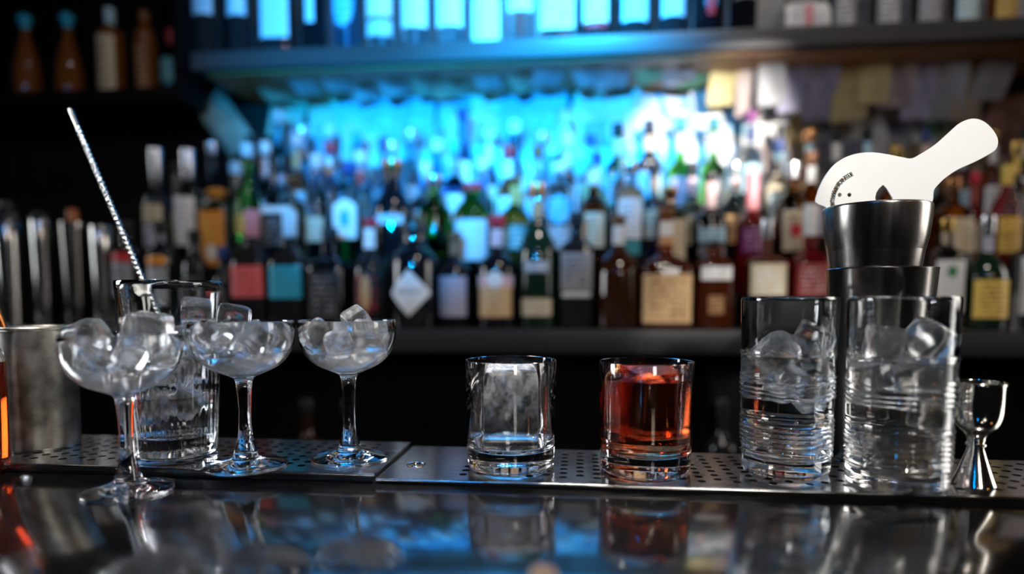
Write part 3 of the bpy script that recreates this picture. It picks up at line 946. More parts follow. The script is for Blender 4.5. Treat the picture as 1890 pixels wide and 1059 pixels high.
cu = bpy.data.curves.new('strainer_plate', 'CURVE'); cu.dimensions = '2D'; cu.fill_mode = 'BOTH'; cu.extrude = 0.0008; cu.bevel_depth = 0.0003; cu.bevel_resolution = 1
def add_spline(pts, smooth):
    q = [sp2(*p) for p in pts]
    if smooth:
        qq = []
        n_ = len(q)
        for i in range(n_):
            p0, p1, p2, p3 = q[i - 1], q[i], q[(i + 1) % n_], q[(i + 2) % n_]
            for s in range(4):
                t = s / 4
                qq.append(tuple(0.5 * (2 * p1[k] + (p2[k] - p0[k]) * t + (2 * p0[k] - 5 * p1[k] + 4 * p2[k] - p3[k]) * t * t + (3 * p1[k] - p0[k] - 3 * p2[k] + p3[k]) * t ** 3) for k in (0, 1)))
        q = qq
    s_ = cu.splines.new('POLY'); s_.points.add(len(q) - 1)
    for pt, (x, y) in zip(s_.points, q):
        pt.co = (x, y, 0, 1)
    s_.use_cyclic_u = True
add_spline(outline, True)
for hh in holes:
    add_spline(hh, False)
tmp = bpy.data.objects.new('tmp_curve', cu); C.objects.link(tmp)
dg = bpy.context.evaluated_depsgraph_get()
pm = bpy.data.meshes.new_from_object(tmp.evaluated_get(dg))
bpy.data.objects.remove(tmp)
pm.name = 'strainer_plate'; pm.materials.clear(); pm.materials.append(mat_strainer)
pm.transform(Matrix.Rotation(pi / 2, 4, 'X'))
pm.polygons.foreach_set('use_smooth', [True] * len(pm.polygons)); pm.set_sharp_from_angle(angle=radians(30))
sn = thing('cocktail_strainer', 'white-lit flat steel cocktail strainer sticking out of the smaller tin', 'strainer', plane_o)
obj('strainer_plate', pm, sn)
# spring coil running in the slot and round the plate inside the tin
path = [sp2(*p) for p in arc] + [sp2(*p) for p in ((1541, 400), (1551, 420), (1566, 437), (1592, 447))]
dense = []
for (a, b) in zip(path[:-1], path[1:]):
    for s in range(30):
        t = s / 30
        dense.append(Vector((a[0] + (b[0] - a[0]) * t, 0, a[1] + (b[1] - a[1]) * t)))
hel = []
for i, p in enumerate(dense):
    tdir = (dense[min(i + 1, len(dense) - 1)] - dense[max(i - 1, 0)]).normalized()
    nn = Vector((-tdir.z, 0, tdir.x)); bb = Vector((0, 1, 0))
    ph = i * 2 * pi / 8.0
    hel.append(p + nn * (0.0019 * cos(ph)) + bb * (0.0019 * sin(ph)))
V, Fc = tube_geo(hel, 0.00042, 5)
obj('spring_coil', make_mesh('spring_coil', V, Fc, mat_spoon, 60), sn)

# ------------------------------------------------------------------ jigger
jp = at_z(1797, 893, 0.0)
jg = thing('jigger', 'small double-cone steel jigger at the right end of the tray', 'jigger', (jp.x, jp.y, 0))
jz = at_y(1811, 706, jp.y).z
cup = [(0.0, 0.0365), (0.006, 0.0365), (0.0068, 0.040), (0.0090, 0.0440), (0.0150, 0.0500), (0.0180, 0.0580), (0.0192, 0.070), (0.0196, jz - 0.002), (0.0203, jz - 0.0008), (0.0203, jz), (0.0190, jz - 0.0006), (0.0184, 0.070), (0.0171, 0.058), (0.0140, 0.0515), (0.0, 0.0475)]
obj('upper_cup', lathe('upper_cup', smooth_profile(cup, 3), mat_jigger, 56), jg)
foot = [(0.0, 0.028), (0.010, 0.010), (0.0150, 0.0006), (0.0166, 0.0), (0.0168, 0.0012), (0.0120, 0.014), (0.0072, 0.0285), (0.0062, 0.0330), (0.0, 0.0330)]
obj('lower_cone', lathe('lower_cone', foot, mat_jigger, 56, sharp=25), jg)
ring = [(0.0, 0.0331), (0.0064, 0.0331), (0.0076, 0.0340), (0.0076, 0.0356), (0.0064, 0.0364), (0.0, 0.0364)]
obj('waist_ring', lathe('waist_ring', ring, mat_jigger, 40), jg)

# ------------------------------------------------------------------ galvanised cup, copper tool, orange bottle, cork
gp = at_z(80, 822, 0.004)
gb = thing('metal_cup', 'mottled galvanised metal cup standing at the left end of the tray', 'cup', (gp.x, gp.y, 0.004))
GH = at_y(77, 602, gp.y).z - 0.004
gr = width_m(147, gp) / 2
gprof = [(0.0, 0.002), (gr - 0.004, 0.001), (gr - 0.0015, 0.0), (gr, 0.002), (gr, GH - 0.004), (gr + 0.0008, GH - 0.003), (gr + 0.0008, GH - 0.001), (gr, GH), (gr - 0.001, GH - 0.001), (gr - 0.0012, 0.004), (0.0, 0.004)]
obj('cup_body', lathe('cup_body', gprof, mat_galv, 64), gb)
V, Fc = tube_geo([(0, 0, 0), (0, 0, 0.05), (0, 0, 0.11), (0, 0, 0.150), (0, 0, 0.166), (0, 0, 0.172)], lambda i: [0.003, 0.003, 0.003, 0.0045, 0.006, 0.003][i], 14)
cpt = obj('copper_muddler', make_mesh('copper_muddler', V, Fc, mat_copper), None, (gp.x - 0.004, gp.y + 0.012, 0.0085), (0.14, -0.24, 0))
tag(cpt, 'thin copper tool leaning in the galvanised metal cup', 'bar tool')

op = at_z(-37, 872, Z_BAR)
ob = thing('glass_bottle', 'bottle of orange red liquid cut by the left edge of the photo', 'bottle', (op.x, op.y, Z_BAR))
orad = width_m(62, op)
OH = 0.120
oprof = [(0.0, 0.002), (orad - 0.008, 0.001), (orad - 0.005, 0.0), (orad - 0.0012, 0.003), (orad, 0.010), (orad, 0.106), (orad - 0.003, 0.116), (orad - 0.014, 0.128), (0.013, 0.138), (0.0115, 0.160), (0.0125, 0.166)]
oin = [(0.0105, 0.166), (0.0095, 0.160), (0.011, 0.138), (orad - 0.016, 0.127), (orad - 0.0055, 0.114), (orad - 0.003, 0.104), (orad - 0.003, 0.014), (orad - 0.008, 0.008), (0.0, 0.007)]
obj('glass_shell', lathe('glass_shell', oprof + oin, mat_glass, 56), ob)
lp = [(0.0, 0.0068), (orad - 0.008, 0.0077), (orad - 0.0027, 0.014), (orad - 0.0027, 0.104), (0.0, 0.1042)]
obj('orange_liquid', lathe('orange_liquid', lp, mat_orange, 56, sharp=50), ob)
obj('cap', lathe('cap', [(0.0, 0.185), (0.012, 0.185), (0.0145, 0.182), (0.0145, 0.1665), (0.0, 0.1665)], capmat('black'), 32), ob)

kp = at_y(1003, 1049, 0.315)
ck = obj('cork', lathe('cork', [(0.0, 0.0), (0.0062, 0.0), (0.0068, 0.001), (0.0070, 0.010), (0.0068, kp.z - Z_BAR - 0.002), (0.0058, kp.z - Z_BAR - 0.0005), (0.0, kp.z - Z_BAR)], mat_cork, 28, sharp=50), None, (kp.x, 0.315, Z_BAR))
tag(ck, 'beige cork whose top just shows at the bottom edge of the photo', 'cork')

# ------------------------------------------------------------------ back bar bottles
def superr(t, sq):
    return (abs(cos(t)) ** sq + abs(sin(t)) ** sq) ** (-1.0 / sq) if sq else 1.0


def patch(name, rfun, z0, z1, half_w, mat, sq=0, shape='rect', lift=0.0006):
    """a paper label bent round the bottle's front (towards -Y)"""
    nu, nv = 14, 8
    V, Fc = [], []
    for side in (lift, lift - 0.0004):
        for j in range(nv + 1):
            v = j / nv
            z = z0 + (z1 - z0) * v
            r = rfun(z)
            w = half_w
            if shape == 'diamond':
                w = max(0.0005, half_w * (1 - abs(2 * v - 1)))
            elif shape == 'oval':
                w = max(0.0005, half_w * sqrt(max(0.0, 1 - (2 * v - 1) ** 2)))
            elif shape == 'arch':
                w = half_w * (1 if v < 0.75 else sqrt(max(0.02, 1 - ((v - 0.75) / 0.25) ** 2)))
            for i in range(nu + 1):
                x = -w + 2 * w * i / nu
                if sq:
                    x = max(-r * 0.97, min(r * 0.97, x))
                    y = -(max(0.0, r ** sq - abs(x) ** sq)) ** (1.0 / sq) - side
                    V.append((x, y, z))
                else:
                    a = max(-1.45, min(1.45, x / r))
                    V.append(((r + side) * sin(a), -(r + side) * cos(a), z))
    m1 = (nu + 1) * (nv + 1)
    for j in range(nv):
        for i in range(nu):
            c = j * (nu + 1) + i
            Fc.append((c, c + 1, c + nu + 2, c + nu + 1))
            Fc.append((m1 + c, m1 + c + nu + 1, m1 + c + nu + 2, m1 + c + 1))
    return make_mesh(name, V, Fc, mat, 50)


FONT_CACHE = {}


def text_on(parent, name, s, rfun, zc, height, width, mat, sq=0):
    """flat printed word bent onto the bottle"""
    cu = bpy.data.curves.new('word', 'FONT'); cu.body = s; cu.align_x = 'CENTER'; cu.align_y = 'CENTER'; cu.extrude = 0.0
    tmp = bpy.data.objects.new('tmp_word', cu); C.objects.link(tmp)
    dg = bpy.context.evaluated_depsgraph_get()
    me = bpy.data.meshes.new_from_object(tmp.evaluated_get(dg)); bpy.data.objects.remove(tmp)
    xs = [v.co.x for v in me.vertices]; ys = [v.co.y for v in me.vertices]
    kx = width / (max(xs) - min(xs)); ky = height / (max(ys) - min(ys))
    for v in me.vertices:
        x, z = v.co.x * kx, zc + v.co.y * ky
        r = rfun(z)
        if sq:
            y = -(max(0.0, r ** sq - min(abs(x), r * 0.97) ** sq)) ** (1.0 / sq) - 0.0011
            v.co = (x, y, z)
        else:
            v.co = ((r + 0.0011) * sin(x / r), -(r + 0.0011) * cos(x / r), z)
    me.name = name; me.materials.clear(); me.materials.append(mat)
    return obj(name, me, parent)


def bottle(px, top, w, row_y, base_z, sh1, sh0, neckw, glass, cap, cap_bot, labels, text, sq=0, name='liquor_bottle', cat='bottle', group=None, stopper=None, dr=1.0, texts=(), maxr=None):
    mid = at_y(px, (sh0 + 560) / 2 if base_z < 0.3 else sh0, row_y)
    r = width_m(w, mid) / 2
    if maxr:
        r = min(r, maxr)
    nr = width_m(neckw, mid) / 2
    h = at_y(px, top, row_y).z - base_z
    zf = lambda py: at_y(px, py, row_y).z - base_z          # centre plane
    zl_ = lambda py: at_y(px, py, row_y - r).z - base_z     # front of the body
    z_s0, z_s1 = max(zf(sh0), 0.02), max(zf(sh1), 0.03)
    zc = max(zf(cap_bot), z_s1 + 0.004)
    b = thing(name, text, cat, (mid.x, row_y, base_z), (0, 0, 0), group)
    prof = [(0.0, 0.003), (r * 0.75, 0.002), (r * 0.9, 0.0), (r * 0.98, 0.002), (r, 0.007), (r, z_s0)]
    for q in range(1, 7):
        t = q / 7
        e = t * t * (3 - 2 * t)
        prof.append((r + (nr - r) * e ** 1.1, z_s0 + (z_s1 - z_s0) * (1 - (1 - t) ** 1.4)))
    prof += [(nr, z_s1), (nr * 0.96, (z_s1 + zc) / 2), (nr * 0.96, zc + 0.002), (0.0, zc + 0.002)]
    body_me = lathe('bottle_glass', prof, BG[glass], 40 if sq else 28, sq=sq, dr=dr, sharp=50)
    obj('bottle_glass', body_me, b)

    def rfun(z):
        for (r0, z0), (r1, z1) in zip(prof[3:-2], prof[4:-1]):
            if z0 <= z <= z1 and z1 > z0:
                return r0 + (r1 - r0) * (z - z0) / (z1 - z0)
        return r if z < z_s0 else nr
    cr = nr * 1.14
    ch = h - zc
    cm = capmat(cap) if isinstance(cap, str) else cap
    if stopper == 'ball':
        cp = [(0.0, zc), (cr * 0.9, zc), (cr * 0.95, zc + ch * 0.25)] + [(cr * 1.5 * sin(a), zc + ch * 0.6 - ch * 0.4 * cos(a)) for a in [0.7 + i * 0.3 for i in range(8)]] + [(0.0, h)]
    elif stopper == 'pourer':
        cp = [(0.0, zc), (cr, zc), (cr, zc + ch * 0.3), (cr * 0.55, zc + ch * 0.36), (cr * 0.38, zc + ch * 0.5), (cr * 0.30, h - 0.001), (0.0, h)]
    else:
        cp = [(0.0, zc), (cr * 0.97, zc), (cr, zc + 0.001), (cr, zc + ch * 0.45), (cr * 1.04, zc + ch * 0.5), (cr * 1.04, h - 0.0015), (cr * 0.9, h), (0.0, h)]
    obj('cap', lathe('cap', cp, cm, 20, sharp=40), b)
    last = None
    for L in labels:
        p0, p1, wpx, bg, ink = L[:5]
        shape = L[5] if len(L) > 5 else 'rect'
        nm = L[6] if len(L) > 6 else 'label'
        lift = 0.0006 if len(L) <= 7 else L[7]
        z0, z1 = zl_(p1), zl_(p0)
        z0 = max(z0, 0.004)
        if z1 <= z0 + 0.002 or z1 > h:
            continue
        onneck = (z0 + z1) / 2 > (z_s0 + z_s1) / 2
        z0_ = z0 if onneck or z1 < z_s0 else z0
        hwm = width_m(wpx, mid) / 2
        sub = nm in ('medallion', 'green_dot', 'red_seal', 'portrait_oval', 'pink_stripe', 'ribbon') and last
        last = obj(nm, patch(nm, rfun, z0_, z1, hwm, labelmat(bg, ink, max(2, min(8, int((p1 - p0) / 8)))), 0 if (onneck and not sq) else sq, shape, lift), last if sub else b)
    for (s, py, hp, wp_, col) in texts:
        text_on(last or b, 'lettering', s, rfun, zl_(py), width_m(hp, mid), width_m(wp_, mid), labelmat(col), sq)
    return b


G1 = 'front row of liquor bottles'
R1 = [
    # px, top, w, sh1, sh0, neckw, glass, cap, cap_bot, labels, text, kwargs
    (236, 408, 54, 452, 470, 24, 'clear', 'black', 432, [(466, 482, 52, 'red', None, 'rect', 'top_band'), (484, 546, 52, 'grey', 'black')], 'clear bottle with a red band over a grey label, beside the bar spoon', {}),
    (300, 408, 54, 452, 470, 24, 'clear', 'black', 432, [(472, 488, 44, 'orange', None, 'rect', 'top_band'), (492, 560, 50, 'grey', 'white')], 'clear bottle with an orange red band over a grey label, behind the mixing glass', {}),
    (362, 425, 50, 470, 492, 22, 'smoke', 'black', 448, [(505, 570, 46, 'black', 'grey')], 'small dark bottle with a black label behind the mixing glass', {}),
    (414, 455, 40, 500, 520, 20, 'smoke', 'darkblue', 478, [(528, 580, 34, 'black', 'grey')], 'slim dark bottle left of the coral-labelled bottle', {}),
    (469, 388, 66, 458, 490, 24, 'smoke', 'pink', 438, [(490, 548, 64, 'coral', 'brickred')], 'dark square bottle with a plain coral red label', dict(sq=7)),
    (538, 388, 66, 458, 490, 24, 'smoke', 'paleblue', 438, [(490, 550, 64, 'skyblue', 'teal')], 'dark square bottle with a plain sky blue label', dict(sq=7)),
    (611, 420, 70, 472, 498, 26, 'black', 'black', 448, [(500, 588, 60, 'black', 'grey')], 'black square bottle with faint grey print, right of the sky blue label', dict(sq=7)),
    (685, 405, 66, 468, 502, 24, 'smoke', 'red', 418, [(419, 456, 26, 'white', 'pink', 'rect', 'neck_label'), (500, 584, 60, 'black', 'red', 'oval'), (506, 574, 18, 'tan', None, 'oval', 'medallion', 0.0012)], 'dark bottle with a red cap and a round black label', {}),
    (766, 412, 92, 452, 488, 44, 'black', 'black', 432, [(497, 583, 82, 'white', None, 'diamond')], 'black apothecary bottle with a white diamond label', dict(texts=[("HENDRICK'S", 538, 7, 52, 'black')])),
    (840, 428, 62, 478, 506, 22, 'black', 'brown', 442, [(443, 470, 22, 'brown', None, 'rect', 'neck_label'), (510, 584, 56, 'lilac', 'grey')], 'small black bottle with a grey lilac label and brown stopper', {}),
    (918, 398, 76, 462, 500, 26, 'black', 'red', 418, [(420, 452, 26, 'rose', 'red', 'rect', 'neck_label'), (508, 530, 72, 'rose', 'red', 'rect', 'top_band'), (528, 585, 66, 'tan', 'cream'), (500, 532, 30, 'white', None, 'oval', 'medallion', 0.0012)], 'black bottle with a tan label under a white medallion', {}),
    (992, 338, 72, 405, 480, 22, 'darkgreen', 'copper', 366, [(368, 398, 20, 'copper', 'brown', 'rect', 'neck_label'), (481, 502, 50, 'grey', 'white', 'rect', 'top_band'), (551, 583, 60, 'cream', 'grey')], 'tall dark green bottle with a small cream label low on its front', {}),
    (1064, 392, 62, 440, 462, 24, 'smoke', 'black', 414, [(466, 535, 56, 'grey', 'black'), (538, 548, 52, 'silver', None, 'rect', 'lower_band')], 'square smoky bottle with a grey printed label', dict(sq=6)),
    (1140, 398, 84, 456, 508, 24, 'brown', 'brown', 412, [(413, 448, 24, 'white', 'grey', 'rect', 'neck_label')], 'round-shouldered dark brown bottle with a white neck label only', {}),
    (1227, 384, 92, 468, 498, 26, 'amber', 'brown', 402, [(404, 432, 24, 'white', None, 'rect', 'neck_label'), (434, 448, 28, 'copper', None, 'rect', 'neck_band'), (506, 596, 88, 'tan', 'brown')], 'broad amber bottle with a large tan label', dict(sq=6)),
    (1316, 445, 68, 472, 492, 30, 'amber', 'black', 458, [(492, 516, 56, 'white', 'grey'), (545, 580, 30, 'brown', 'gold', 'rect', 'lower_label')], 'amber bottle with a thin white label and glowing base', dict(sq=5)),
    (1412, 404, 82, 468, 488, 20, 'amber', 'silver', 440, [(486, 546, 78, 'cream', 'white')], 'amber bottle with a wide cream ribbed label, behind the left highball glass', {}),
    (1492, 378, 68, 462, 486, 22, 'red', 'white', 436, [(486, 546, 66, 'brickred', 'rose')], 'red bottle with a brick red label and white capsule, left of the shaker', dict(sq=6)),
    (1578, 410, 66, 470, 492, 24, 'whiskey', 'black', 430, [(500, 575, 60, 'cream', 'brown')], 'whiskey bottle half hidden behind the shaker, left of it', {}),
    (1660, 410, 66, 470, 492, 24, 'clear', 'black', 430, [(500, 575, 60, 'white', 'grey')], 'clear bottle half hidden behind the shaker, right of it', {}),
    (1742, 405, 62, 455, 476, 24, 'clear', 'gold', 430, [(480, 575, 58, 'white', None), (490, 512, 20, 'green', None, 'oval', 'green_dot', 0.0012)], 'bottle with a white label bearing a green dot', dict(sq=6)),
    (1816, 398, 90, 465, 512, 26, 'darkgreen', 'silver', 432, [(434, 462, 26, 'lilac', 'grey', 'rect', 'neck_label'), (516, 587, 86, 'yellow', 'brown')], 'dark green bottle with a large yellow label', {}),
    (1897, 400, 62, 455, 475, 24, 'clear', 'gold', 425, [(474, 580, 60, 'white', 'red')], 'bottle with a white label cut by the right edge of the photo', dict(sq=6)),
]
for s in R1:
    bottle(s[0], s[1], s[2], STEP_Y[0], Z_CTR, s[3], s[4], s[5], s[6], s[7], s[8], s[9], s[10], group=G1, **s[11])

G2 = 'second row of liquor bottles'
R2 = [
    (294, 273, 54, 348, 372, 22, 'smoke', 'silver', 332, [(376, 410, 48, 'cream', 'brown'), (415, 455, 48, 'lilac', 'grey', 'rect', 'lower_label')], 'dark bottle with silver foil and a cream over lilac label at the far left', {}),
    (352, 275, 54, 340, 362, 22, 'clear', 'silver', 330, [(362, 452, 50, 'white', 'grey')], 'clear bottle with silver foil and a tall white label', {}),
    (405, 347, 56, 374, 388, 24, 'clear', 'orange', 368, [(388, 490, 52, 'orange', 'yellow'), (450, 480, 20, 'white', None, 'oval', 'medallion', 0.0012)], 'square bottle with a tall orange label and orange cap', dict(sq=7, stopper='ball')),
    (462, 265, 50, 330, 385, 20, 'green', 'paleblue', 290, [(395, 430, 40, 'yellow', 'green')], 'green bottle with a small yellow label behind the coral-labelled one', {}),
    (524, 292, 66, 350, 378, 26, 'clear', 'black', 320, [(380, 392, 60, 'white', None, 'rect', 'top_band'), (394, 455, 60, 'black', 'grey')], 'clear square bottle with a black label, above the sky blue one', dict(sq=7)),
    (588, 285, 50, 345, 375, 22, 'aqua', 'rose', 312, [(400, 445, 40, 'cream', 'grey')], 'pale aqua bottle with a beige label', {}),
    (647, 300, 56, 338, 358, 24, 'aqua', 'darkblue', 322, [(366, 440, 44, 'white', None, 'arch'), (386, 420, 18, 'skyblue', None, 'oval', 'portrait_oval', 0.0012)], 'pale blue square bottle with a white arched label and oval portrait', dict(sq=7)),
    (727, 296, 72, 345, 392, 30, 'black', 'copper', 320, [(395, 412, 56, 'paleblue', 'darkblue')], 'wide black bottle with a narrow pale label above the diamond label', {}),
    (803, 325, 62, 365, 402, 26, 'green', 'silver', 345, [], 'plain bright green bottle without label', {}),
    (873, 338, 72, 362, 402, 26, 'green', 'red', 352, [(404, 480, 66, 'paleblue', 'white')], 'green bottle with a pale blue label and red cap', {}),
    (950, 326, 60, 378, 410, 20, 'olive', 'brown', 338, [(340, 372, 18, 'gold', 'brown', 'rect', 'neck_label'), (415, 460, 50, 'teal', 'white')], 'olive bottle with a gold neck label and teal label', {}),
    (1032, 300, 58, 330, 352, 22, 'aqua', 'white', 318, [(358, 414, 50, 'skyblue', 'paleblue', 'oval'), (416, 460, 46, 'grey', 'white', 'rect', 'lower_label')], 'pale bottle with a round sky blue label', {}),
    (1094, 318, 56, 362, 388, 22, 'whiskey', 'white', 342, [(392, 455, 42, 'cream', 'brown')], 'whiskey bottle with a cream label in the second row', {}),
    (1160, 300, 58, 342, 362, 24, 'clear', 'silver', 322, [(365, 440, 44, 'white', 'grey'), (442, 470, 40, 'teal', None, 'rect', 'lower_label')], 'clear bottle with a white label over a teal strip', {}),
    (1236, 345, 58, 385, 402, 22, 'whiskey', 'copper', 365, [(404, 480, 48, 'cream', 'tan')], 'amber bottle with a cream label behind the large tan label', dict(sq=6)),
    (1308, 318, 68, 385, 412, 24, 'black', 'black', 330, [(332, 380, 20, 'rose', 'grey', 'rect', 'neck_label'), (420, 446, 54, 'paleblue', 'black'), (455, 470, 50, 'grey', 'black', 'rect', 'lower_label')], 'black bottle with a rose neck strip and pale lettering', {}),
    (1385, 320, 58, 392, 420, 22, 'red', 'pink', 390, [(420, 465, 50, 'purple', 'rose')], 'red liqueur bottle with a long pink capsule', {}),
    (1459, 300, 60, 352, 382, 22, 'whiskey', 'silver', 330, [(388, 462, 48, 'cream', 'brown'), (412, 438, 22, 'red', None, 'oval', 'red_seal', 0.0012)], 'whiskey bottle with a red seal on its cream label', {}),
    (1752, 330, 66, 375, 398, 24, 'whiskey', 'copper', 350, [(402, 465, 60, 'cream', 'gold')], 'amber bottle with a golden cream label right of the tin', dict(sq=6)),
    (1851, 305, 60, 352, 395, 22, 'red', 'yellow', 342, [(400, 432, 54, 'yellow', 'red'), (434, 465, 54, 'yellow', 'brickred', 'rect', 'lower_label')], 'red bottle with a yellow capsule and yellow labels', {}),
]
for s in R2:
    bottle(s[0], s[1], s[2], STEP_Y[1], STEP_Z[1], s[3], s[4], s[5], s[6], s[7], s[8], s[9], s[10], group=G2, **s[11])

# third and back rows: mostly necks and shoulders show
R3 = [(330, 300, 'smoke', 'black', None), (397, 262, 'aqua', 'silver', None), (440, 300, 'darkgreen', 'paleblue', None), (495, 262, 'aqua', 'white', 'rose'), (552, 248, 'clear', 'rose', 'copper'), (612, 262, 'blue', 'red', 'white'), (668, 280, 'aqua', 'white', 'pink'),
      (726, 262, 'aqua', 'silver', None), (786, 300, 'clear', 'white', None), (840, 262, 'aqua', 'skyblue', None), (890, 292, 'blue', 'white', None), (938, 270, 'aqua', 'red', 'white'), (992, 270, 'clear', 'brown', None), (1046, 250, 'clear', 'white', 'cream'),
      (1100, 282, 'clear', 'darkblue', 'rose'), (1150, 262, 'clear', 'white', 'tan'), (1205, 300, 'black', 'black', 'copper'), (1275, 300, 'darkgreen', 'black', 'rose'), (1352, 300, 'aqua', 'silver', 'rose'), (1432, 258, 'clear', 'darkblue', None), (1490, 280, 'whiskey', 'brown', 'white'),
      (1730, 290, 'whiskey', 'brown', None), (1792, 318, 'red', 'red', 'brickred'), (1865, 262, 'whiskey', 'gold', 'yellow')]
R4 = [(470, 250, 'aqua', 'black', None), (520, 205, 'clear', 'rose', None), (562, 235, 'aqua', 'silver', 'white'), (612, 232, 'clear', 'white', None), (662, 245, 'blue', 'skyblue', None), (712, 255, 'aqua', 'darkblue', None), (760, 240, 'aqua', 'silver', None), (808, 258, 'blue', 'white', None),
      (855, 200, 'blue', 'darkblue', None), (903, 238, 'clear', 'white', 'white'), (950, 225, 'aqua', 'white', None), (1000, 245, 'aqua', 'silver', None), (1042, 205, 'clear', 'rose', 'white'), (1088, 248, 'clear', 'darkblue', 'skyblue'), (1138, 228, 'darkgreen', 'black', 'tan'),
      (1195, 222, 'black', 'black', 'copper'), (1252, 218, 'green', 'teal', 'rose'), (1313, 218, 'green', 'teal', 'rose'), (1380, 205, 'clear', 'purple', 'darkblue'), (1436, 232, 'clear', 'black', 'skyblue'), (1486, 240, 'whiskey', 'copper', 'paleblue'), (1536, 238, 'clear', 'black', 'white'),
      (1592, 235, 'black', 'black', 'paleblue'), (1645, 272, 'whiskey', 'gold', None), (1700, 240, 'clear', 'darkblue', 'rose'), (1765, 250, 'clear', 'black', 'paleblue'), (1822, 240, 'whiskey', 'gold', 'white'), (1880, 235, 'smoke', 'black', 'cream')]
GN = {'smoke': 'smoky', 'aqua': 'pale aqua', 'darkgreen': 'dark green', 'clear': 'clear', 'blue': 'blue', 'black': 'black', 'whiskey': 'whiskey-coloured', 'red': 'red', 'green': 'bright green', 'olive': 'olive'}
ORD = ['first', 'second', 'third', 'fourth', 'fifth', 'sixth', 'seventh', 'eighth', 'ninth', 'tenth', 'eleventh', 'twelfth', 'thirteenth', 'fourteenth', 'fifteenth', 'sixteenth', 'seventeenth', 'eighteenth', 'nineteenth', 'twentieth',
       'twenty-first', 'twenty-second', 'twenty-third', 'twenty-fourth', 'twenty-fifth', 'twenty-sixth', 'twenty-seventh', 'twenty-eighth', 'twenty-ninth', 'thirtieth']
CN = {'silver': 'silver', 'skyblue': 'sky blue', 'darkblue': 'dark blue', 'paleblue': 'pale blue'}
rr = random.Random(4)
for row, lst, gname in ((2, R3, 'third row of liquor bottles'), (3, R4, 'back row of liquor bottles')):
    word = 'third' if row == 2 else 'back'
    for i, (px, top, g, cap, nl) in enumerate(lst):
        nb = min([abs(px - q[0]) for j, q in enumerate(lst) if j != i])
        w = min(52 if row == 2 else 48, nb - 4)
        j = rr.uniform(-6, 6)
        neck_len = rr.uniform(34, 46)
        sh1 = top + 30 + neck_len * 0.9; sh0 = sh1 + rr.uniform(18, 30)
        if g == 'green':
            sh1, sh0 = 296, 318
        labels = []
        if nl:
            labels.append((top + 24, top + 24 + neck_len * 0.8, 16, nl, None, 'rect', 'neck_label'))
        labels.append((sh0 + 8, sh0 + 60, w - 6, rr.choice(['white', 'cream', 'paleblue', 'grey', 'tan', 'lilac']), 'black'))
        bottle(px, top, w, STEP_Y[row], STEP_Z[row], sh1, sh0, rr.uniform(17, 20), g, cap, top + 22, labels,
               '%s bottle with a %s cap, %s from the left in the %s row' % (GN[g], CN.get(cap, cap), ORD[i], word), group=gname, sq=rr.choice([0, 0, 0, 6]))

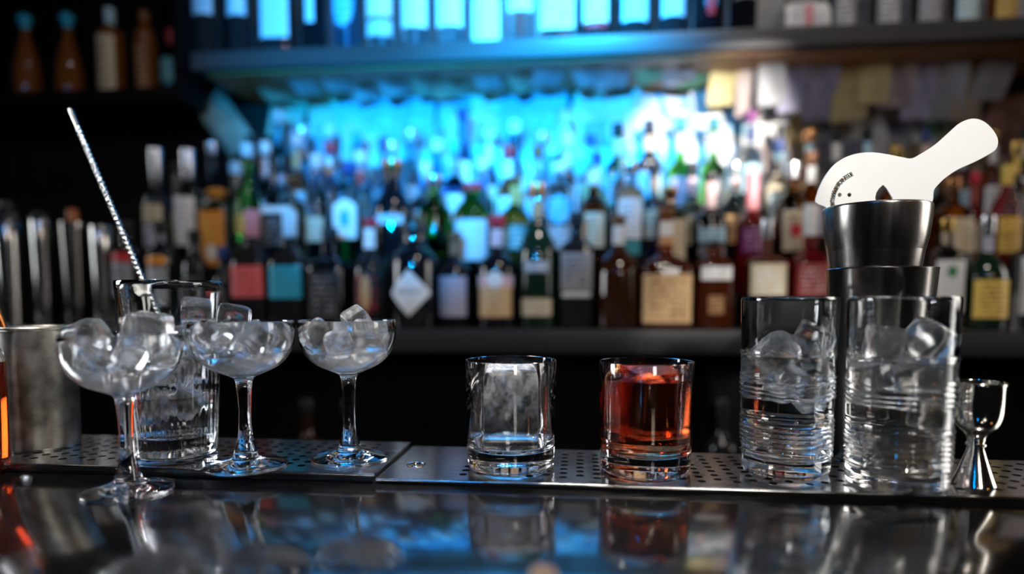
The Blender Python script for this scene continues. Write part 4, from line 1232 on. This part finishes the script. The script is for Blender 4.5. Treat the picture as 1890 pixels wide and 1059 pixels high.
# upper shelf bottles: only their lower third shows
TOPS = [(378, 54, 'smoke', [(-80, 24, 48, 'paleblue', 'skyblue')], 'dark bottle with a pale label, first from the left on the upper shelf'),
        (440, 50, 'smoke', [(-80, 26, 44, 'paleblue', 'white')], 'dark bottle with a pale label, second from the left on the upper shelf'),
        (514, 62, 'smoke', [(-60, 68, 56, 'paleblue', None)], 'dark bottle with a long label reaching low, third on the upper shelf'),
        (577, 48, 'black', [(-60, 40, 16, 'paleblue', None)], 'black bottle with a narrow label strip, fourth on the upper shelf'),
        (638, 56, 'blue', [(-50, 50, 44, 'skyblue', 'paleblue', 'oval')], 'blue bottle with an oval label, fifth on the upper shelf'),
        (703, 60, 'aqua', [(-60, 28, 54, 'white', None), (36, 64, 54, 'paleblue', None, 'rect', 'lower_label')], 'aqua bottle with two pale labels, sixth on the upper shelf'),
        (767, 58, 'aqua', [(-60, 48, 54, 'white', None)], 'aqua bottle with a large white label, seventh on the upper shelf'),
        (832, 58, 'aqua', [(-60, 46, 54, 'white', None)], 'aqua bottle with a large white label, eighth on the upper shelf'),
        (899, 62, 'clear', [(-20, 74, 58, 'white', None, 'arch')], 'clear bottle whose white label glows brightest at the centre of the upper shelf'),
        (962, 56, 'clear', [(-60, 18, 52, 'white', None)], 'clear bottle with a short white label, right of the brightest label'),
        (1030, 66, 'clear', [(-60, 52, 64, 'white', 'paleblue')], 'clear bottle with a wide white label, second right of the brightest label'),
        (1100, 60, 'smoke', [(-60, 38, 50, 'white', 'paleblue'), (40, 50, 40, 'red', None, 'rect', 'lower_band')], 'dark bottle with a pale label over a red strip on the upper shelf'),
        (1172, 60, 'smoke', [(-60, 36, 52, 'paleblue', 'gold')], 'dark bottle with a pale and gold label on the upper shelf'),
        (1242, 56, 'smoke', [(-60, 28, 46, 'paleblue', 'rose')], 'dark bottle with a pale and rose label on the upper shelf'),
        (1310, 58, 'black', [(-60, 10, 20, 'skyblue', None), (-60, 26, 14, 'red', None, 'rect', 'ribbon', 0.0012)], 'black bottle with a red ribbon on the upper shelf'),
        (1374, 54, 'black', [(-60, -5, 46, 'grey', None)], 'black bottle beside the wide box-like label on the upper shelf'),
        (1478, 94, 'clear', [(4, 70, 84, 'white', 'darkblue'), (8, 56, 16, 'pink', None, 'rect', 'pink_stripe', 0.0012)], 'wide jar with a white, pink and blue label on the upper shelf'),
        (1558, 52, 'smoke', [(-30, 72, 46, 'grey', 'white')], 'smoky bottle with a grey label right of the wide jar'),
        (1638, 60, 'smoke', [(-40, 68, 54, 'grey', 'white')], 'smoky bottle with a grey printed label, third from the right on the upper shelf'),
        (1714, 60, 'smoke', [(-40, 66, 54, 'grey', 'lilac')], 'smoky bottle with a grey lilac label, second pair from the right on the upper shelf'),
        (1784, 58, 'smoke', [(-40, 62, 54, 'paleblue', 'gold')], 'dark bottle with a pale blue and gold label at the right of the upper shelf'),
        (1856, 60, 'whiskey', [(-40, 58, 54, 'gold', 'brown')], 'whiskey-coloured bottle with a gold label at the right end of the upper shelf')]
for i, (px, w, g, labels, text) in enumerate(TOPS):
    tall = -210 if px != 1478 else -60
    bottle(px, tall, w, 1.352, Z_TOP, tall + 60, tall + 105, 22 if px != 1478 else 60, g, ['black', 'silver', 'white', 'red', 'darkblue'][i % 5], tall + 25, labels, text, group='bottles on the upper shelf', sq=6 if i in (2, 10, 16) else 0)

# side shelf at the upper left
SD = [(52, 26, 58, 'honey', 'skyblue', [], 'amber decanter with a blue-lit stopper at the far left of the side shelf', 54, 64, 150, dict(stopper='ball')),  # blue light on the stopper is put into its sky blue cap colour
      (130, 24, 58, 'honey', 'skyblue', [], 'amber decanter with a blue-lit stopper, second on the side shelf', 52, 62, 158, dict(stopper='ball')),  # stopper coloured blue for the light here too
      (204, 16, 54, 'honey', 'paleblue', [(62, 172, 46, 'cream', 'brown')], 'bottle with a pale brown wrapped label, third on the side shelf', 46, 50, 66, {}),
      (268, 22, 42, 'honey', 'brown', [(72, 172, 30, 'brown', 'tan')], 'brown wrapped bottle beside the green one on the side shelf', 40, 46, 74, {})]
for (px, top, w, g, cap, labels, text, cb, s1, s0, kw) in SD:
    bottle(px, top, w, 1.402, zl, s1, s0, 18, g, cap, cb, labels, text, group='bottles on the side shelf', **kw)
bottle(317, 55, 44, 1.402, zl, 86, 100, 16, 'green', 'red', 84, [(104, 150, 40, 'teal', 'paleblue')], 'squat green bottle with a red cap at the end of the side shelf', group='bottles on the side shelf')

# steel shakers and sticks on the back counter at the left
def back_tin(px, top, w, label, mat, lid=None, name='cocktail_shaker', yy=1.19):
    p = at_y(px, 560, yy)
    r = width_m(w, p) / 2
    h = at_y(px, top, yy).z - Z_CTR
    t = thing(name, label, 'shaker', (p.x, yy, Z_CTR), group='shakers on the back counter')
    prof = [(0.0, 0.002), (r * 0.72, 0.0), (r * 0.78, 0.002), (r * 0.82, h * 0.25), (r * 0.95, h * 0.8), (r, h - 0.001)]
    if lid:
        obj('tin_body', lathe('tin_body', prof + [(r * 0.98, h), (0.0, h)], mat, 32), t)
        hl = at_y(px, lid, yy).z - Z_CTR
        obj('shaker_lid', lathe('shaker_lid', [(0.0, h + 0.0002), (r * 0.99, h + 0.0002), (r * 0.98, h + (hl - h) * 0.4), (r * 0.62, h + (hl - h) * 0.7), (r * 0.55, hl - 0.001), (r * 0.4, hl), (0.0, hl)], capmat('black'), 32), t)
    else:
        obj('tin_body', lathe('tin_body', prof + [(r * 0.97, h), (r * 0.94, h - 0.001), (r * 0.78, h * 0.25), (r * 0.7, 0.003), (0.0, 0.003)], mat, 32), t)
    return p


back_tin(24, 412, 62, 'steel shaker with a black lid at the far left of the back counter', mat_steel, 372)
p_ = back_tin(84, 408, 44, 'slim steel shaker beside the copper stick', mat_steel, 392)
p3 = back_tin(142, 410, 52, 'dark steel tin holding the copper stick', mat_tin)
back_tin(193, 418, 44, 'slim steel tin behind the bar spoon', mat_steel)
V, Fc = tube_geo([(0, 0, 0), (0, 0, 0.1), (0, 0, 0.195), (0, 0, 0.197), (0, 0, 0.225), (0, 0, 0.228)], lambda i: [0.006, 0.0065, 0.007, 0.0095, 0.0100, 0.007][i], 16)
mat_cst = principled('copper_red_wood', (0.42, 0.11, 0.03), 0.45)
o = obj('muddler_stick', make_mesh('muddler_stick', V, Fc, mat_cst), None, (p3.x, 1.19, Z_CTR + 0.0042))
tag(o, 'copper red muddler stick standing in the dark steel tin', 'muddler')

# bottles standing in the dark below the counter
for (px, w, g, text) in ((566, 62, 'brown', 'dim brown bottle in the dark below the counter, behind the middle coupe'), (642, 58, 'clear', 'dim clear bottle in the dark below the counter, behind the rightmost coupe'), (1335, 60, 'smoke', 'dim smoky bottle in the dark below the counter, right of the amber drink')):
    bottle(px, 735, w, 1.18, -0.31, 800, 830, 22, g, 'silver', 765, [(850, 900, w - 6, 'grey', 'black')], text, group='bottles on the ledge below the counter')

# ------------------------------------------------------------------ paper notes
NOTE = {'white': (0.78, 0.78, 0.76), 'pale green': (0.45, 0.56, 0.45), 'tan': (0.42, 0.34, 0.24), 'grey': (0.36, 0.36, 0.38), 'pinkish': (0.42, 0.34, 0.32), 'yellowish': (0.60, 0.48, 0.22), 'green': (0.14, 0.36, 0.17), 'lilac': (0.45, 0.43, 0.58), 'reddish': (0.26, 0.12, 0.09), 'pale blue': (0.26, 0.55, 0.74)}  # the pale blue paper has blue spotlight tint painted in


def notemat(c):
    key = 'note_' + c.replace(' ', '_')
    if key in MATS:
        return MATS[key]
    m = principled(key, NOTE[c], 0.65)
    a = NOTE[c]
    noise_color(m, tuple(x * 0.72 for x in a), tuple(min(1, x * 1.12) for x in a), 22, 0.35, 0.6)
    return m


def note(p, wd, ht, color, tilt, roll, yaw_, curl, label, group, pivot_top=False):
    nu, nv = 8, 10
    V, Fc = [], []
    for s in (0.0, 0.00025):
        for j in range(nv + 1):
            for i in range(nu + 1):
                u = i / nu - 0.5; v = j / nv - (1.0 if pivot_top else 0.5)
                y = curl * ((v + (0.5 if not pivot_top else 1.0)) - 0.5) ** 2 * 0.06 + curl * 0.02 * sin(u * 5 + v * 3)
                V.append((u * wd, y * (1 if not pivot_top else -1) + s, v * ht))
    m1 = (nu + 1) * (nv + 1)
    for j in range(nv):
        for i in range(nu):
            c = j * (nu + 1) + i
            Fc.append((c, c + 1, c + nu + 2, c + nu + 1)); Fc.append((m1 + c, m1 + c + nu + 1, m1 + c + nu + 2, m1 + c + 1))
    for j in range(nv):
        for i in (0, nu):
            c = j * (nu + 1) + i; Fc.append((c, c + nu + 1, m1 + c + nu + 1, m1 + c))
    for i in range(nu):
        for j in (0, nv):
            c = j * (nu + 1) + i; Fc.append((c, c + 1, m1 + c + 1, m1 + c))
    o = obj('paper_note', make_mesh('paper_note', V, Fc, notemat(color), 60), None, p)
    o.rotation_mode = 'XYZ'
    o.rotation_euler = (Matrix.Rotation(yaw_, 3, 'Z') @ Matrix.Rotation(tilt, 3, 'X') @ Matrix.Rotation(roll, 3, 'Y')).to_euler()
    tag(o, label, 'paper note', group)
    return o


rn = random.Random(21)
cols_blue_light = ['pale blue', 'white', 'pale green', 'pale blue', 'grey', 'pale blue', 'white', 'pale blue']  # mostly pale blue paper: part of the blue light is put into its colour
cols_r = ['tan', 'grey', 'pinkish', 'yellowish', 'lilac', 'reddish', 'green', 'white']
# single note hanging askew at the left end
note(at_y(414, 226, Y_WALL - 0.055), 0.075, 0.145, 'pale green', 0.05, radians(-32), 0.1, 0.5, 'pale green paper note hanging askew alone at the left end of the wall', 'paper notes pinned on the wall')
# wall rows
for row, (py, step, y_off) in enumerate(((212, 58, 0.004), (262, 62, 0.014), (322, 74, 0.024))):
    x = (530, 556, 580)[row]
    i = 0
    while x < 1900:
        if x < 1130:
            c = rn.choice(cols_blue_light)
        elif x < 1430:
            c = rn.choice(['white', 'pale blue', 'white'])
        else:
            c = rn.choice(cols_r)
        wd, ht = (0.078, 0.125) if rn.random() < 0.6 else (0.105, 0.075)
        if row == 0:
            ht = max(0.105, min(ht, 0.115))
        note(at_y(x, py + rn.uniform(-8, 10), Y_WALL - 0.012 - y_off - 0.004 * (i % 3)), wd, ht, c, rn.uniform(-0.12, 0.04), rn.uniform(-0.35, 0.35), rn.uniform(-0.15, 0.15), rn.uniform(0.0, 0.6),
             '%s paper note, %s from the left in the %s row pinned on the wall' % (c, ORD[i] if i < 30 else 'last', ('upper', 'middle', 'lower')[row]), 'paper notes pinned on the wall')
        i += 1
        x += step + rn.uniform(-10, 12)
# notes stuck to the wooden underside of the upper shelf, sagging forward
x = 500; i = 0
while x < 1890:
    dens = 44 if x > 1150 else 58
    c = rn.choice(['tan', 'grey', 'pinkish', 'tan'] if x < 1150 else cols_r)
    yy = rn.uniform(1.37, 1.43)
    p = at_y(x, 140, yy); p.z = Z_UND - 0.0018
    ht = rn.uniform(0.05, 0.07) if x < 1380 else rn.uniform(0.075, 0.115)
    til = rn.uniform(1.30, 1.46) if x < 1330 else rn.uniform(0.15, 0.6)
    note(p, rn.uniform(0.05, 0.075), ht, c, til, rn.uniform(-0.03, 0.03), rn.uniform(-0.3, 0.3), rn.uniform(0.0, 0.3),
         '%s paper note hanging from the shelf underside, %s from the left' % (c, ORD[i] if i < 30 else 'last'), 'paper notes hanging under the upper shelf', pivot_top=True)
    i += 1
    x += dens + rn.uniform(-8, 10)
